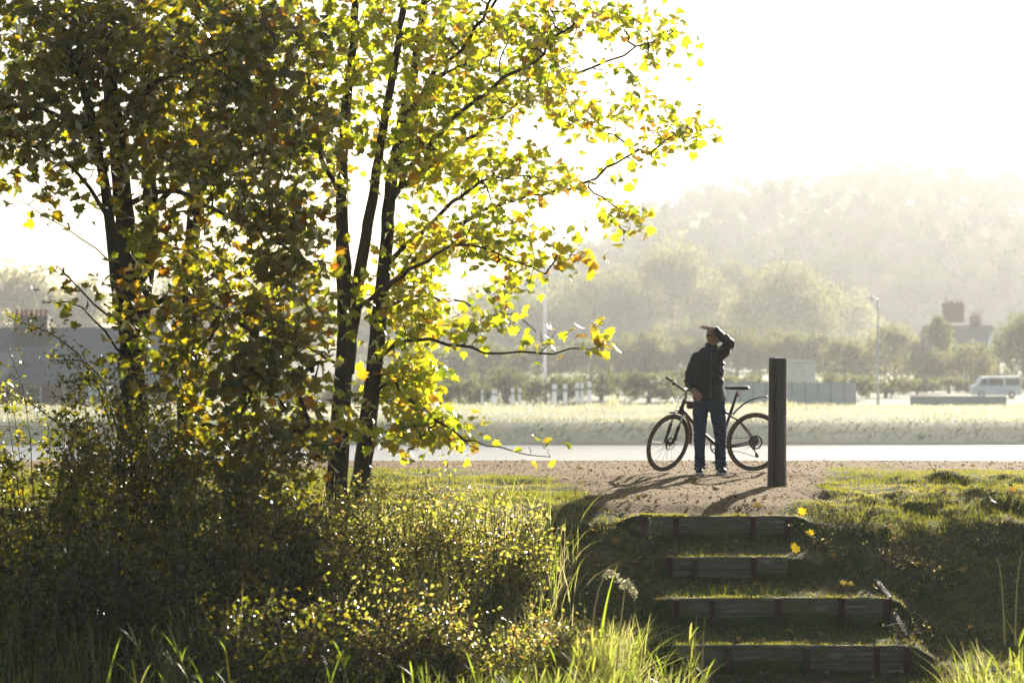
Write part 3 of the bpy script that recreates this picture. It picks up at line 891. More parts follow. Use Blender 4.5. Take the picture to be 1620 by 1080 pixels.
def sprig(label, pts, leaves, mat='bush', ls=.045):
    """a thin arching hawthorn shoot with its leaves"""
    p = smooth_path([P(*q) for q in pts], 14)
    b = p[0].copy()
    root = tag(empty('hawthorn_shoot', b), label, 'shoot', 'thin shoots above the dark thicket')
    p = p - b + np.vstack([[0, 0, 0], rng.normal(size=(13, 3)) * .008])
    v, f = tube(p, np.linspace(.012, .002, 14), 5)
    obj('stem', v, f, M['twig'], root, smooth=True)
    t = rng.uniform(3, 13, leaves); i = t.astype(int).clip(0, 12)
    q = p[i] + (p[i + 1] - p[i]) * (t - i)[:, None] + rng.normal(size=(leaves, 3)) * .05
    v, f, tt = scatter([DIA], q, rot_mats(leaves, .4, .2), rng.uniform(ls * .7, ls * 1.3, leaves), rng.uniform(0, .8, leaves), np.zeros(leaves, int))
    tag(obj('foliage', v, f, M[mat], root, attr={'tint': tt}), kind='stuff')


sprig('long thin shoot reaching across the chimney of the terraced house', [(190, 720, 24.3), (150, 600, 24.2), (100, 540, 24.1), (50, 515, 24.0), (8, 500, 24.0)], 190)
sprig('thin leafy shoot below the chimney, in front of the slate roof', [(190, 700, 24.2), (160, 600, 24.1), (120, 570, 24.0), (76, 572, 24.0)], 130)
sprig('leafy shoot arching over the pale window of the terraced house', [(200, 760, 24.2), (180, 640, 24.0), (140, 600, 23.9), (96, 606, 23.9)], 260)
sprig('low shoot with yellowed leaves at the picture edge beside the house', [(140, 720, 24.3), (80, 660, 24.1), (30, 628, 24.0), (-10, 615, 24.0)], 160, 'bramble')


# ------------------------------------------------------------------ grass
def blades(name, label, xy, h, wd, mat, tint, segs=3, lean=0.35, parent=None, cat='grass', drift=(0, 0), zoff=None):
    n = len(xy)
    z0 = H(xy[:, 0], xy[:, 1]) - 0.01 if zoff is None else zoff
    a = rng.uniform(0, 2 * np.pi, n)
    ld = np.abs(rng.normal(0, lean, n)) * h
    dirx, diry = np.cos(a) * ld + drift[0] * h, np.sin(a) * ld + drift[1] * h
    b = rng.uniform(0, 2 * np.pi, n)
    sx, sy = np.cos(b) * wd / 2, np.sin(b) * wd / 2
    Vs = []
    for k in range(segs):
        t = k / segs
        cx, cy_ = xy[:, 0] + dirx * t ** 2, xy[:, 1] + diry * t ** 2
        cz = z0 + h * (t - 0.18 * t * t * np.minimum(1, ld / h))
        wv = 1 - 0.55 * t
        Vs.append(np.stack([cx - sx * wv, cy_ - sy * wv, cz], 1)); Vs.append(np.stack([cx + sx * wv, cy_ + sy * wv, cz], 1))
    Vs.append(np.stack([xy[:, 0] + dirx, xy[:, 1] + diry, z0 + h * (1 - 0.18 * np.minimum(1, ld / h))], 1))
    k = 2 * segs + 1
    V = np.stack(Vs, 1).reshape(-1, 3)
    fs = []
    for s in range(segs - 1):
        a_ = 2 * s
        fs += [[a_, a_ + 1, a_ + 3], [a_, a_ + 3, a_ + 2]]
    fs.append([2 * segs - 2, 2 * segs - 1, 2 * segs])
    F = (np.array(fs)[None] + (np.arange(n) * k)[:, None, None]).reshape(-1, 3)
    o = obj(name, V, F, M[mat], parent, attr={'tint': np.repeat(tint, k)})
    return tag(o, label, cat, kind='stuff') if parent is None else tag(o, kind='stuff')


# short turf on the bank and along the path
n = 480000
xy = np.stack([rng.uniform(-7.6, 9.0, n), rng.uniform(20.0, 34.1, n)], 1)
dm = dirt_mask(xy[:, 0], xy[:, 1])
on_step = np.zeros(n, bool)
for d in STEP_D: on_step |= (xy[:, 1] - d > -.06) & (xy[:, 1] - d < .05) & (xy[:, 0] > STEP_X[STEP_D.index(d)][0] - .02) & (xy[:, 0] < STEP_X[STEP_D.index(d)][1] + .02)
pn = fbm(xy[:, 0] * 1.5, xy[:, 1] * 1.5, 41, 4)
tread = (xy[:, 0] > 1.3) & (xy[:, 0] < 3.45) & (xy[:, 1] < 25.02)
keep = (rng.uniform(0, 1, n) < np.clip(1.1 - 1.5 * dm + .35 * pn, .015, 1) * np.where(xy[:, 1] > 28, .75, 1) * np.where(tread, .4, 1)) & ~on_step
keep &= (xy[:, 0] < xy[:, 1] * .295) & (xy[:, 0] > -xy[:, 1] * .25)
xy, pn, dm = xy[keep], pn[keep], dm[keep]
hh = rng.uniform(.025, .062, len(xy)) * (1 + .5 * pn) * np.where(dm > .5, .6, 1) * np.where(xy[:, 1] > 29.5, .75, 1)
blades('turf', 'short rough turf covering the bank and the edges of the path', xy, hh, rng.uniform(.006, .010, len(xy)), 'lawn',
       np.clip(.40 - .55 * pn + rng.normal(0, .25, len(xy)), 0, 1), 1, .55)


for k, d in enumerate(STEP_D):
    x0, x1 = STEP_X[k]
    n = 2600
    x = rng.uniform(x0, x1, n)
    if k == 0: x = x0 + (x1 - x0) * rng.beta(.5, 1.2, n)
    keep = rng.uniform(0, 1, n) < .15 + .85 * sstep(-.1, .45, fbm(x * 3.1 + 7 * k, x * 0 + k, 91, 3))
    x = x[keep]; n = len(x)
    xy = np.stack([x, d + np.abs(rng.normal(.0, .07, n)) + .012], 1)
    blades('moss', ['moss fringing the lip of the topmost step', 'moss fringing the lip of the second step', 'moss fringing the lip of the wide grey step', 'moss fringing the lip of the lowest step'][k], xy, rng.uniform(.012, .045, n), rng.uniform(.006, .012, n), 'lawn', np.clip(rng.normal(.45, .25, n), 0, 1), 1, .8, cat='moss', drift=(0, -.5), zoff=np.full(n, STEP_Z[k] - .012))


def patch_xy(n, px0, px1, d0, d1, clump=5):
    k = max(3, n // clump)
    d = rng.uniform(d0, d1, k); px = rng.uniform(px0, px1, k)
    c = np.stack([(px - 810) / FPX * d, d], 1)
    i = rng.integers(0, k, n)
    return c[i] + rng.normal(size=(n, 2)) * .13


def tall_grass(label, n, px0, px1, d0, d1, h0, h1, dry=.3, drift=(0, 0), lean=.35, wd=.015):
    xy = patch_xy(n, px0, px1, d0, d1)
    tint = np.where(rng.uniform(0, 1, n) < dry, rng.uniform(.7, 1, n), rng.uniform(0, .55, n))
    hf = .55 + .45 * sstep(-.6, .6, fbm(xy[:, 0] * 1.2, xy[:, 1] * 1.2, 51, 2))
    return blades('tall_grass', label, xy, rng.uniform(h0, h1, n) * hf, rng.uniform(.6, 1.3, n) * wd, 'reed', tint, 4, lean, drift=drift)


tall_grass('bright tall grass spilling in front of the lowest timber step', 1500, 850, 1085, 18.8, 20.4, .25, .65, .5, (.10, 0), .6, .010)
tall_grass('tall green grass at the picture bottom below the sunlit brambles', 900, 640, 900, 18.7, 20.2, .25, .6, .3, (.05, 0), .5, .010)
tall_grass('shaded tall grass along the bottom below the dark thicket', 600, -20, 640, 19.0, 20.4, .2, .42, .1)
tall_grass('sunlit tussock of tall grass at the right edge below the bank', 1500, 1550, 1720, 18.0, 19.4, .45, .95, .55, (-.05, 0), .4, .011)
tall_grass('thin golden grass and weeds growing among the sunlit brambles', 2300, 500, 890, 21.6, 24.8, .35, .75, .75, (.05, 0), .45, .008)
tall_grass('golden grass fringe sloping down between the brambles and the steps', 1300, 850, 985, 20.6, 22.4, .3, .6, .65, (.12, 0), .55, .009)
tall_grass('sparse dead stalks standing in the dark thicket', 260, 0, 480, 20.4, 21.4, .6, 1.1, .7, (0, 0), .25, .007)


def seed_stem(label, pts, heads=1, r=.006):
    """grass stalk with a drooping seed head"""
    p = smooth_path([P(*q) for q in pts], 9)
    b = p[0].copy()
    root = tag(empty('reed_stalk', b), label, 'reed', 'single reed and grass stalks')
    p -= b
    v, f = tube(p, np.linspace(r, r * .5, 9), 4)
    obj('stalk', v, f, M['straw'], root, attr={'tint': rng.uniform(0, 1, len(v))})
    m = 70 * heads
    if not m: return root
    t = rng.uniform(4.2, 7.99, m); i = t.astype(int)
    q = p[i] + (p[i + 1] - p[i]) * (t - i)[:, None] + rng.normal(size=(m, 3)) * .012
    v, f, tt = scatter([DIA], q, rot_mats(m, .1, -.6), rng.uniform(.014, .034, m), rng.uniform(0, 1, m), np.zeros(m, int))
    tag(obj('seed_head', v, f, M['straw'], root, attr={'tint': tt}), kind='stuff')
    return root


seed_stem('feathery seed head nodding beside the wide grey step', [(975, 1060, 19.8), (985, 960, 19.8), (992, 920, 19.8), (1004, 944, 19.7)], 2)
seed_stem('feathery seed head bending over the brambles near the steps', [(930, 1050, 20.2), (945, 940, 20.2), (965, 905, 20.2), (988, 930, 20.1)], 2)
seed_stem('thin upright straw stalk before the wide grey step', [(1098, 1080, 19.4), (1100, 1020, 19.4), (1101, 990, 19.4), (1102, 972, 19.4)], 0, r=.004)
seed_stem('second upright straw stalk before the wide grey step', [(1110, 1080, 19.5), (1112, 1030, 19.5), (1113, 1000, 19.5), (1115, 978, 19.5)], 0, r=.004)
seed_stem('tallest straw stalk rising from the right edge tussock', [(1590, 1020, 18.6), (1586, 940, 18.6), (1582, 900, 18.6), (1577, 882, 18.6)], 0, r=.005)
seed_stem('straw stalk leaning at the right picture edge', [(1606, 1020, 18.6), (1608, 940, 18.6), (1613, 890, 18.6), (1618, 872, 18.6)], 0, r=.005)
for q, lb in (((868, 822, 24.5), 'broad bright green blade standing up beside the outermost bramble'), ((962, 880, 21.4), 'bent green blade arching near the steps'), ((178, 985, 19.3), 'lit reed blade rising from the shaded grass under the dark thicket')):
    x, y, z = P(*q)
    g = float(H(x, y))
    t_ = np.linspace(0, 1, 9)
    L = max(.2, z - g)
    pp = np.stack([.16 * t_ ** 2 - .08, 0 * t_, L * t_ - .06 * t_ ** 3], 1)
    V = np.concatenate([pp + np.outer(1 - t_ ** 2 * .95, [.014, .004, 0]), pp - np.outer(1 - t_ ** 2 * .95, [.014, .004, 0])])
    F = [[i, i + 1, i + 10, i + 9] for i in range(8)]
    o = obj('bent_reed', V, F, M['reed'], attr={'tint': np.full(18, .25)})
    o.location = (x, y, g)
    tag(o, lb, 'reed')

# gravel on the path: loose stones
STONE = []
for k in range(4):
    bm = bmesh.new(); bmesh.ops.create_icosphere(bm, subdivisions=1, radius=1.0)
    v = np.array([q.co[:] for q in bm.verts]); f = np.array([[q.index for q in c.verts] for c in bm.faces]); bm.free()
    v = v * rng.uniform(.6, 1.3, (len(v), 1)) * np.array([1.2, .9, .55])
    STONE.append((v, f))
n = 9000
xy = np.stack([rng.uniform(-6, 7, n), rng.uniform(25.1, 33.7, n)], 1)
xy = xy[(dirt_mask(xy[:, 0], xy[:, 1]) > .55) & (rng.uniform(0, 1, n) < .75)]
n = len(xy)
a = rng.uniform(0, 2 * np.pi, n)
mt = np.zeros((n, 3, 3)); mt[:, 0, 0] = np.cos(a); mt[:, 0, 1] = -np.sin(a); mt[:, 1, 0] = np.sin(a); mt[:, 1, 1] = np.cos(a); mt[:, 2, 2] = 1
v, f, t = scatter(STONE, np.column_stack([xy, H(xy[:, 0], xy[:, 1]) + .003]), mt, rng.uniform(.004, .015, n) * rng.uniform(.6, 1.2, n), rng.uniform(0, 1, n), rng.integers(0, 4, n))
m_, nn_, out_ = new_mat('gravel')
bs_ = node(nn_, 'ShaderNodeBsdfPrincipled', Roughness=.8)
nn_.links.new(ramp(nn_, node(nn_, 'ShaderNodeAttribute', attribute_name='tint').outputs['Fac'], [(0, (.10, .060, .028)), (.6, (.26, .165, .08)), (1, (.44, .32, .19))]), bs_.inputs['Base Color'])
nn_.links.new(bs_.outputs[0], out_.inputs[0])
tag(obj('gravel', v, f, m_, attr={'tint': t}), 'loose gravel and grit strewn over the path', 'gravel', kind='stuff')

# ------------------------------------------------------------------ fallen leaves
# ------------------------------------------------------------------ litter, weeds and reeds on the bank
n = 3400
px = rng.uniform(860, 1960, n); d = rng.uniform(21.2, 26.4, n)
xy = np.stack([(px - 810) / FPX * d, d], 1)
keep = (rng.uniform(0, 1, n) < .25 + .75 * sstep(-.2, .5, fbm(xy[:, 0] * 1.6, xy[:, 1] * 1.6, 95, 3)))
xy = xy[keep]; n = len(xy)
v, f, t = scatter(LEAVES, np.column_stack([xy, H(xy[:, 0], xy[:, 1]) + rng.uniform(.01, .035, n)]), rot_mats(n, 1.6, 0), rng.uniform(.022, .055, n), rng.uniform(0, 1, n), rng.integers(0, 3, n))
M['litter'] = leafy('leaf_litter', [(0.0, (.05, .032, .018)), (.6, (.13, .085, .045)), (1.0, (.24, .18, .10))], [(0.0, (.06, .04, .02)), (1.0, (.3, .2, .06))], .25, gloss=.01, rough=.6)
tag(obj('leaf_litter', v, f, M['litter'], attr={'tint': t}), 'brown leaf litter and scraps strewn over the bank and step treads', 'litter', kind='stuff')
for px, d, h, hw, lb in [(1318, 25.3, .20, .14, 'small weed with pale dry stems just right of the topmost step'), (1362, 25.2, .24, .16, 'dry tangled weed in the turf above the second step, right of it'), (1415, 24.0, .26, .17, 'small leafy weed on the dark bank above the right end of the wide step'),
                         (1470, 23.8, .24, .15, 'thin weed on the dark bank, right of the leafy one'), (1300, 24.4, .18, .12, 'low weed at the right end of the second step'), (1440, 22.3, .20, .14, 'low dry weed beside the sloping side board'),
                         (1555, 24.6, .16, .16, 'low weed high on the dark bank near the right edge'), (1040, 24.4, .16, .14, 'low weed at the left end of the second step')]:
    bush('weed', lb, px, d, hw, hw, h, 8, 'weed', .026, 3, 3, tint=(.6, .3), group='small weeds on the bank')


def reed_clump(label, px0, px1, d0, d1, num, h0, h1, tint):
    c = P((px0 + px1) / 2, 0, (d0 + d1) / 2)
    base = np.array([c[0], c[1], float(H(c[0], c[1]))])
    root = tag(empty('reed_clump', base), label, 'reed', 'clumps of leafy reeds')
    SV, SF, LV, LF, LT, n1, n2 = [], [], [], [], [], 0, 0
    for i in range(num):
        d = rng.uniform(d0, d1); x = (rng.uniform(px0, px1) - 810) / FPX * d
        h = rng.uniform(h0, h1); a = rng.uniform(0, 6.28); ln = rng.uniform(.05, .25) * h
        t = np.linspace(0, 1, 7)
        p = np.stack([x + math.cos(a) * ln * t ** 2, d + math.sin(a) * ln * t ** 2, float(H(x, d)) + h * t], 1) - base
        v, f = tube(p, np.linspace(.005, .0025, 7), 4, caps=False); SV.append(v); SF.append(np.array(f) + n1); n1 += len(v)
        tn = np.clip(tint + rng.normal(0, .2), 0, 1)
        for k in range(rng.integers(5, 9)):
            q = rng.uniform(.25, 1.0); i0 = min(int(q * 6), 5); b = p[i0] + (p[i0 + 1] - p[i0]) * (q * 6 - i0)
            L = rng.uniform(.16, .36); az = rng.uniform(0, 6.28); up = rng.uniform(.7, 2.2); wd = rng.uniform(.004, .008)
            u = np.linspace(0, 1, 6)
            dr = np.array([math.cos(az), math.sin(az), 0]); sd_ = np.array([-math.sin(az), math.cos(az), 0])
            pts = b + np.outer(L * u * .55, dr) + np.outer(L * (up * .6 * u - (up * .12 + .12) * u ** 2), [0, 0, 1])
            w_ = wd * np.sin(np.pi * np.clip(u * .9 + .1, 0, 1)) ** .7
            LV.append(np.concatenate([pts + np.outer(w_, sd_), pts - np.outer(w_, sd_)]))
            LF.append(np.array([[j, j + 1, j + 7, j + 6] for j in range(5)]) + n2); n2 += 12
            LT.append(np.full(12, np.clip(tn + rng.normal(0, .1), 0, 1)))
    tag(obj('stems', np.concatenate(SV), np.concatenate(SF), M['reed'], root, attr={'tint': np.full(n1, .8)}), kind='stuff')
    tag(obj('leaves', np.concatenate(LV), np.concatenate(LF), M['reed'], root, attr={'tint': np.concatenate(LT)}), kind='stuff')


reed_clump('leafy reeds in the bright grass before the lowest step', 900, 1120, 18.9, 19.9, 28, .4, .85, .4)
reed_clump('leafy green reeds below the sunlit brambles, at the picture bottom', 640, 900, 19.0, 19.9, 18, .35, .7, .3)
reed_clump('shaded reeds at the bottom below the dark thicket', 120, 560, 19.2, 20.2, 12, .45, .85, .1)
reed_clump('leafy reeds in the sunlit tussock at the right edge', 1545, 1640, 18.2, 19.2, 18, .4, .9, .5)

ORD = {}


def fallen(px, py, size, label, group=None, flat=.8, mesh=None):
    p = on_ground(px, py)
    if group:
        lv = ''
    if False:
        lv = 'above the topmost step' if py < 815 else 'level with the topmost step' if py < 872 else 'level with the second step' if py < 940 else 'level with the wide grey step' if py < 1000 else 'level with the lowest step'
        label = label + ', ' + lv
    ORD.setdefault(group, [])
    o = bpy.data.objects.new('fallen_leaf', LEAF_MESH['golden' if flat < .5 else 'fallen'][random.randrange(3)])
    COL.objects.link(o)
    o.scale = [size] * 3
    o.rotation_euler = (random.gauss(R(18), R(16)) if flat > .5 else R(70), random.gauss(0, R(18)), random.uniform(0, 6.28))
    o.location = (p[0], p[1], p[2] + .018 + .3 * size * (1 - flat))
    if group: ORD[group].append((px, py, o))
    return tag(o, label, 'leaf', group)


fallen(1257, 880, .115, 'large bright yellow maple leaf caught upright beside the second timber step', flat=.2).rotation_euler = (R(62), R(22), R(24))
fallen(1265, 818, .095, 'bright yellow leaf standing in the grass at the right end of the topmost step', flat=.2).rotation_euler = (R(48), R(48), R(-32))
fallen(1286, 852, .085, 'yellow leaf in the grass between the topmost and second step ends', flat=.3).rotation_euler = (R(40), R(-48), R(50))
fallen(1578, 800, .12, 'lone orange leaf in the turf near the right edge, high on the bank')
fallen(1440, 822, .10, 'single bright yellow leaf in the shaded turf right of the steps')
fallen(1450, 897, .12, 'pale yellow leaf on the dark bank right of the wide step')
fallen(1137, 778, .10, 'yellow leaf lying on the gravel patch left of the bollard')
fallen(1192, 806, .12, 'yellow leaf on the gravel just above the topmost step')
for q in [(912, 789), (930, 798), (905, 853), (935, 835), (944, 842), (975, 858), (1012, 895), (1004, 893), (1008, 888), (1025, 868), (1000, 855), (974, 862), (1048, 846), (996, 922), (1028, 920), (1050, 948), (985, 800), (915, 770)]:
    fallen(*q, random.uniform(.06, .10), 'yellowed leaf on the shaded bank left of the steps', 'fallen leaves left of the steps')
for q in [(1330, 882), (1320, 884), (1385, 845), (1408, 840), (1445, 940), (1475, 900), (1524, 908), (1512, 952), (1456, 977), (1463, 984), (1384, 933), (1530, 1000), (1370, 905), (1345, 930)]:
    fallen(*q, random.uniform(.06, .10), 'faded leaf on the shaded bank right of the steps', 'fallen leaves right of the steps')
for q in [(1120, 866), (1100, 868), (1158, 930), (1165, 938), (1068, 909), (1110, 927), (1300, 1008), (1255, 1006), (1290, 1003), (1335, 930), (1200, 928)]:
    fallen(*q, random.uniform(.06, .10), 'dull leaf lying on a step tread', 'fallen leaves on the step treads')
for q in [(918, 745), (1541, 741), (1480, 752), (870, 748), (1600, 780), (1340, 790), (935, 748), (1010, 790)]:
    fallen(*q, random.uniform(.06, .10), 'sunlit fallen leaf at the edge of the path', 'fallen leaves by the path')

NTH = ['first', 'second', 'third', 'fourth', 'fifth', 'sixth', 'seventh', 'eighth', 'ninth', 'tenth', 'eleventh', 'twelfth', 'thirteenth', 'fourteenth', 'fifteenth', 'sixteenth', 'seventeenth', 'eighteenth', 'nineteenth']
for g_, lst in ORD.items():
    if not g_: continue
    away = {'fallen leaves left of the steps': (-1, 'yellowed leaf out from the left ends of the steps, on the shaded bank'), 'fallen leaves right of the steps': (1, 'faded leaf out from the right ends of the steps, on the shaded bank'),
            'fallen leaves on the step treads': (1, 'dull leaf on the step treads, counted from their left ends'), 'fallen leaves by the path': (1, 'sunlit fallen leaf along the path, counted from the maples')}[g_]
    for k_, (a_, b_, o_) in enumerate(sorted(lst, key=lambda q: away[0] * q[0])):
        o_['label'] = NTH[k_] + ' ' + away[1]


# ------------------------------------------------------------------ person
def remesh(parts, voxel, smooth=4):
    """joins closed shapes into one continuous skin"""
    mb = MB()
    for v, f in parts: mb.add(v, f)
    me = mesh_data('tmp', np.concatenate(mb.V), mb.F)
    o = bpy.data.objects.new('tmp', me); COL.objects.link(o)
    r = o.modifiers.new('r', 'REMESH'); r.mode = 'VOXEL'; r.voxel_size = voxel
    s = o.modifiers.new('s', 'SMOOTH'); s.iterations = smooth; s.factor = .5
    dg = bpy.context.evaluated_depsgraph_get()
    out = bpy.data.meshes.new_from_object(o.evaluated_get(dg))
    bpy.data.objects.remove(o); bpy.data.meshes.remove(me)
    out.polygons.foreach_set('use_smooth', np.ones(len(out.polygons), bool))
    return out


def verts_of(me):
    a = np.empty(len(me.vertices) * 3, np.float32); me.vertices.foreach_get('co', a)
    return a.reshape(-1, 3).astype(float)


def normals_of(me):
    a = np.empty(len(me.vertices) * 3, np.float32); me.vertices.foreach_get('normal', a)
    return a.reshape(-1, 3).astype(float)


def ball(c, r, n=14, rot=None):
    bm = bmesh.new(); bmesh.ops.create_uvsphere(bm, u_segments=n * 2, v_segments=n, radius=1.0)
    v = np.array([q.co[:] for q in bm.verts]); f = [[q.index for q in x.verts] for x in bm.faces]; bm.free()
    v = v * np.asarray(r, float)
    if rot is not None: v = v @ np.array(rot).T
    return v + np.asarray(c, float), f


def limb(pts, radii, sides=14, n=None, ref=(1, 0, 0)):
    pts = np.asarray(pts, float)
    rr = np.array([r if hasattr(r, '__len__') else (r, r) for r in radii], float)
    n = n or 4 * len(pts)
    t = np.linspace(0, len(pts) - 1, n)
    q = smooth_path(pts, n)
    r2 = np.stack([np.interp(t, range(len(pts)), rr[:, k]) for k in (0, 1)], 1)
    return tube(q, [tuple(x) for x in r2], sides, ref)


M['skin'] = solid('skin', [(.3, (.30, .15, .10)), (.7, (.40, .21, .145))], 14, .55, .1, 60, spec=.4)
_b = [q for q in M['skin'].node_tree.nodes if q.type == 'BSDF_PRINCIPLED'][0]
_b.inputs['Subsurface Weight'].default_value = .4; _b.inputs['Subsurface Radius'].default_value = (1.0, .35, .2); _b.inputs['Subsurface Scale'].default_value = .02
M['jacket'] = solid('black_jacket_cloth', [(.3, (.007, .008, .010)), (.7, (.014, .015, .018))], 30, .45, .35, 120, bdist=.003, spec=.22)
M['jumper'] = solid('navy_jumper', [(.3, (.012, .018, .035)), (.7, (.025, .035, .06))], 60, .9, .5, 250, bdist=.003, spec=.1)
M['denim'] = solid('dark_blue_denim', [(.3, (.010, .022, .046)), (.7, (.022, .044, .085))], 18, .8, .3, 200, bdist=.002, spec=.1)
M['shoe'] = solid('dark_shoe', [(.4, (.010, .010, .012)), (.6, (.022, .022, .026))], 20, .5, .2, 80)
M['sole'] = solid('pale_shoe_sole', [(.4, (.45, .44, .42)), (.6, (.62, .61, .6))], 20, .6)
M['hair'] = solid('grey_brown_hair', [(.3, (.02, .015, .011)), (.7, (.06, .048, .038))], 60, .7, .6, 200, bdist=.004)
M['moustache'] = solid('dark_moustache', [(.3, (.02, .014, .01)), (.7, (.05, .035, .025))], 60, .8)
M['eye'] = solid('eye_dark', [(.3, (.02, .015, .012)), (.7, (.03, .02, .015))], 20, .2)
M['zip'] = solid('dark_zip', [(.4, (.03, .03, .033)), (.6, (.06, .06, .065))], 30, .35, metallic=.6)


def hand(wrist, fdir, pdir, curl, size=1.0, thumb_side=1.0, spread=.12, grip=None):
    """palm and five fingers; fdir: along the fingers, pdir: out of the palm; curl: radians per knuckle"""
    f = np.array(fdir, float); f /= np.linalg.norm(f)
    p = np.array(pdir, float); p -= f * (p @ f); p /= np.linalg.norm(p)
    s = np.cross(f, p) * thumb_side                      # towards the thumb
    w0 = np.array(wrist, float)
    parts = [tube([w0 - f * .02, w0 + f * .02, w0 + f * .055, w0 + f * .088], [(.026 * size, .019 * size), (.036 * size, .019 * size), (.041 * size, .017 * size), (.036 * size, .012 * size)], 12, ref=s)]
    lens = [.070, .080, .074, .058]
    for k in range(4):
        off = (1.5 - k) * .0205 * size
        q = w0 + f * (.082 - .004 * abs(k - 1.2)) + s * off
        ang = 0.0
        pts = [q - f * .015]
        side = s * (1.5 - k) * spread * .5
        for j, fr in enumerate((.45, .30, .25)):
            ang += curl * (0.8 + .15 * k if j == 0 else 1.0)
            dr = f * math.cos(ang) + p * math.sin(ang) + side
            dr /= np.linalg.norm(dr)
            q = q + dr * lens[k] * size * fr
            pts.append(q)
        parts.append(limb(pts, [.0095 * size, .0092 * size, .0085 * size, .0066 * size], 8, 12))
        parts.append(ball(pts[-1], .0066 * size, 5))
    b = w0 + f * .025 + s * .028 * size
    d1 = f * .55 + s * .75 + p * .25; d1 /= np.linalg.norm(d1)
    d2 = f * .85 + s * .35 + p * (.3 + .5 * curl); d2 /= np.linalg.norm(d2)
    pts = [b - d1 * .01, b + d1 * .034 * size, b + d1 * .034 * size + d2 * .032 * size, b + d1 * .034 * size + d2 * .056 * size]
    parts.append(limb(pts, [.0135 * size, .0115 * size, .0105 * size, .0075 * size], 8, 12))
    parts.append(ball(pts[-1], .0075 * size, 5))
    return parts


